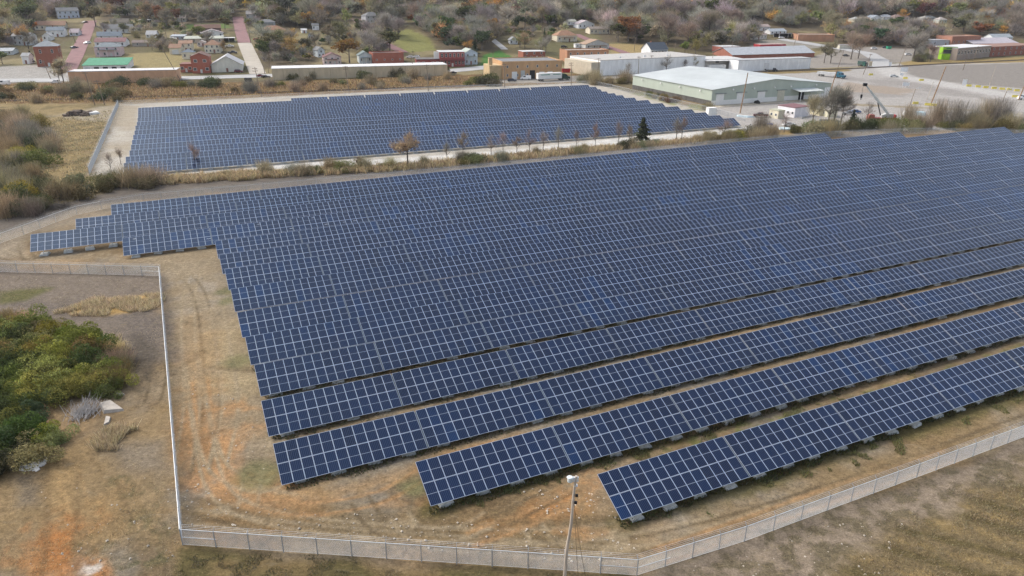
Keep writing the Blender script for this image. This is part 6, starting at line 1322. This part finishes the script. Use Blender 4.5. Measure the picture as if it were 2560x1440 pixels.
grass('bank_grass', 'rust and tan grass on the railway bank', [[(-100,216),(440,212),(700,209),(1120,192),(1230,198),(1230,212),(700,234),(300,254),(-100,260)]], 14000, 1.0, .16, (.33,.23,.135), .35)

# debris by the thicket
def lump(name, label, cat, u, v, dims, m, seed, n=1, spread=0):
    rr = random.Random(seed); b = MB(); p = at(u, v)
    for i in range(n):
        x, y = rr.uniform(-spread, spread), rr.uniform(-spread, spread); M = Matrix.Translation((x, y, max(0, (1-math.hypot(x, y)/(spread+.01))*dims[2]*.8 if n > 1 else 0))) @ Matrix.Rotation(rr.uniform(0, 6.28), 4, 'Z') @ Matrix.Rotation(rr.uniform(-.25,.25) if n > 1 else .06, 4, 'X')
        j = lambda s: s*rr.uniform(.7, 1.3); f = 1 if n == 1 else rr.uniform(.25, .6); a, c, d = dims[0]*f, dims[1]*f, dims[2]*(1 if n == 1 else f)
        vs = [(-j(a),-j(c),-.1),(j(a),-j(c)*.6,-.1),(j(a)*.7,j(c),-.1),(-j(a)*.6,j(c)*.8,-.1)]; vs += [(x_*.85, y_*.85, d*rr.uniform(.7,1.2)) for x_, y_, _ in vs]
        b.add([M @ Vector(q) for q in vs], [(3,2,1,0),(4,5,6,7),(0,1,5,4),(1,2,6,5),(2,3,7,6),(3,0,4,7)])
    return tag(b.build(name, m, None, p), label, cat)
SLAB = mat('broken_concrete', (.36,.33,.29), .9, .3, 2.0)
lump('concrete_slab', 'large broken concrete slab beside the near thicket', 'slab', 276, 1018, (1.9, .95, .3), mat('pale_slab', (.36,.33,.29), .9, .25, 2), 3)
lump('concrete_slab', 'small pale concrete piece above the large slab', 'slab', 302, 985, (.7, .35, .12), SLAB, 4)
lump('concrete_slab', 'narrow concrete piece lying below the large slab', 'slab', 268, 1052, (.9, .3, .2), SLAB, 5)
lump('rubble_heap', 'white crumbled rubble heap at the thicket lower edge', 'rubble', 84, 1162, (.9, .7, .35), mat('white_rubble', (.72,.70,.67), .9, .2, 3), 6, 46, .85)
lump('rubble_heap', 'brown dirt and brush heap behind the straw field', 'rubble', 196, 286, (3, 2, 1.3), mat('brush_dirt', (.10,.075,.06), .95, .4, 1), 7, 60, 4.2)
lump('white_bag', 'white sheet lying beside the brown brush heap', 'bag', 236, 285, (2.2, 1.2, .9), M_WHITE, 8)
def twigs(name, label, cat, u, v, n, L, col, spread, up=.35, r=.03, az=None):
    rng = random.Random(n+int(u)); b = MB(); p = at(u, v)
    for i in range(n):
        a = (rng.uniform(0, 6.28) if az is None else az + rng.gauss(0, .35)); s = Vector((rng.gauss(0, spread), rng.gauss(0, spread), rng.uniform(0, .3))); l = L*rng.uniform(.5, 1.2)
        b.tube(s, s + Vector((math.cos(a)*l, math.sin(a)*l, rng.uniform(0, up)*l)), r*rng.uniform(.6,1.3), r*.4, 4, cap=False)
    return tag(b.build(name, mat(name + '_wood', col, .9, .3, 2), None, p), label, cat)
twigs('fallen_branches', 'grey tangle of dead branches beside the concrete slab', 'branches', 208, 1040, 190, 1.9, (.27,.26,.255), .75, .55, .032, 1.9)
twigs('brush_pile', 'dark brush pile at the right edge of the near thicket', 'branches', 322, 905, 160, 1.5, (.12,.105,.09), .8, .6, .03)
twigs('brush_pile', 'grey brush pile beside the service road bend', 'branches', 146, 517, 160, 2.2, (.13,.12,.115), 1.3, .6, .05)
for i, (u, v, a, lb) in enumerate(((112, 1122, .75, 'rust brown log nearest the white rubble'), (128, 1108, .6, 'rust brown log at the back of the log pair'), (95, 1135, .9, 'short rust brown log by the thicket edge'))):
    p = at(u, v); b = MB(); d = Vector((math.cos(a), math.sin(a), .04))
    for j in range(4): b.tube(-d*1.6 + d*.8*j, -d*1.6 + d*.8*(j+1) + Vector((0,0,.03*(j % 2))), .13-.015*j, .13-.015*(j+1), 8)
    tag(b.build('log', mat('log_bark', (.16,.085,.055), .9, .35, 3), None, p + Vector((0,0,.12))), lb, 'log')
def stones():
    rng = random.Random(5); b = MB()
    for P, n in (([(460,1200),(700,1270),(1000,1290),(1600,1340),(1580,1420),(460,1320)], 330), ([(1300,1220),(1540,1230),(1560,1300),(1350,1290)], 110), ([(60,1150),(430,1120),(445,1430),(60,1430)], 130), ([(1650,1440),(2000,1330),(2300,1260),(2200,1440)], 80), ([(440,900),(640,1000),(680,1180),(450,1180)], 60), ([(20,680),(390,700),(390,860),(100,800)], 40)):
        us = [p[0] for p in P]; vs = [p[1] for p in P]; k = 0
        while k < n:
            u, v = rng.uniform(min(us), max(us)), rng.uniform(min(vs), max(vs))
            if not in_poly(P, u, v): continue
            k += 1; p = at(u, v); r = .04 + .13*rng.random()**3
            o = [Vector((rng.uniform(.6,1.2)*x, rng.uniform(.6,1.2)*y, rng.uniform(.6,1.1)*z))*r for x, y, z in ((1,0,0),(-1,0,0),(0,1,0),(0,-1,0),(0,0,.8),(0,0,-.6))]
            b.add([p+q for q in o], [(0,2,4),(2,1,4),(1,3,4),(3,0,4),(2,0,5),(1,2,5),(3,1,5),(0,3,5)])
    tag(b.build('stones', mat('pale_stone', (.52,.46,.38), .9, .3, .8)), 'pale stones strewn over the dirt near the front fence', 'stones', None, 'stuff')
stones()
for i, (u, v, dm, m, lb) in enumerate(((2270, 290, (2.2, 1.4, 1.6), M_WHITE, 'white wrapped pallet heap behind the hedge, left one'), (2300, 288, (2.6, 1.2, 1.4), mat('blue_wrap', (.35,.48,.55), .6), 'pale blue wrapped pallet heap behind the hedge'), (1962, 323, (2.4, 1.6, .5), mat('pale_blue_sheet', (.55,.66,.70), .6), 'pale blue sheeting on the gravel below the white car'),
    (1925, 312, (1.2, .7, .5), mat('blue_tarp', (.05,.10,.28), .6), 'small dark blue tarp bundle on the gravel'), (1862, 292, (3.0, 1.4, .5), mat('pale_blue_sheet', (.55,.66,.70), .6), 'pale pipe bundle at the foot of the brown pole'), (2000, 296, (1.2, .6, .7), mat('grey_scrap', (.3,.3,.3), .8), 'grey scrap beside the office trailer'), (1893, 259, (1.4, 1.0, 1.3), M_DARK, 'dark dumpster heap against the loading dock'))):
    lump('supply_heap', lb, 'heap', u, v, dm, m, 60+i)
# give every tree and shrub a label of its own
for (kind, where, cat), L in PEND.items():
    L.sort(key=lambda o: math.atan2(o.location.x, o.location.y))
    for i, o in enumerate(L):
        o['label'] = f"{kind} {cat} {where}" + (f", {ordw(i+1)} from left" if len(L) > 1 else "")
print('PLANTS', sum(1 for k in PEND for _ in PEND[k] if k[2] == 'tree'), sum(1 for k in PEND for _ in PEND[k] if k[2] == 'shrub'))

# ------------------------------------------------------------------ air
hb = MB(); hb.box((-2900, -80, -2), (2900, 2750, 82)); hz = hb.mesh('haze', [])
hm = bpy.data.materials.new('air'); hm.use_nodes = True; hn = hm.node_tree.nodes; hn.remove(hn['Principled BSDF'])
pv = hn.new('ShaderNodeVolumePrincipled'); pv.inputs['Color'].default_value = (.86, .91, 1, 1); pv.inputs['Density'].default_value = .00006; pv.inputs['Anisotropy'].default_value = .2
hm.node_tree.links.new(pv.outputs[0], hn['Material Output'].inputs['Volume']); hz.materials.append(hm)
tag(put('haze', hz), 'faint pale haze in the air over the site', None, kind='stuff')
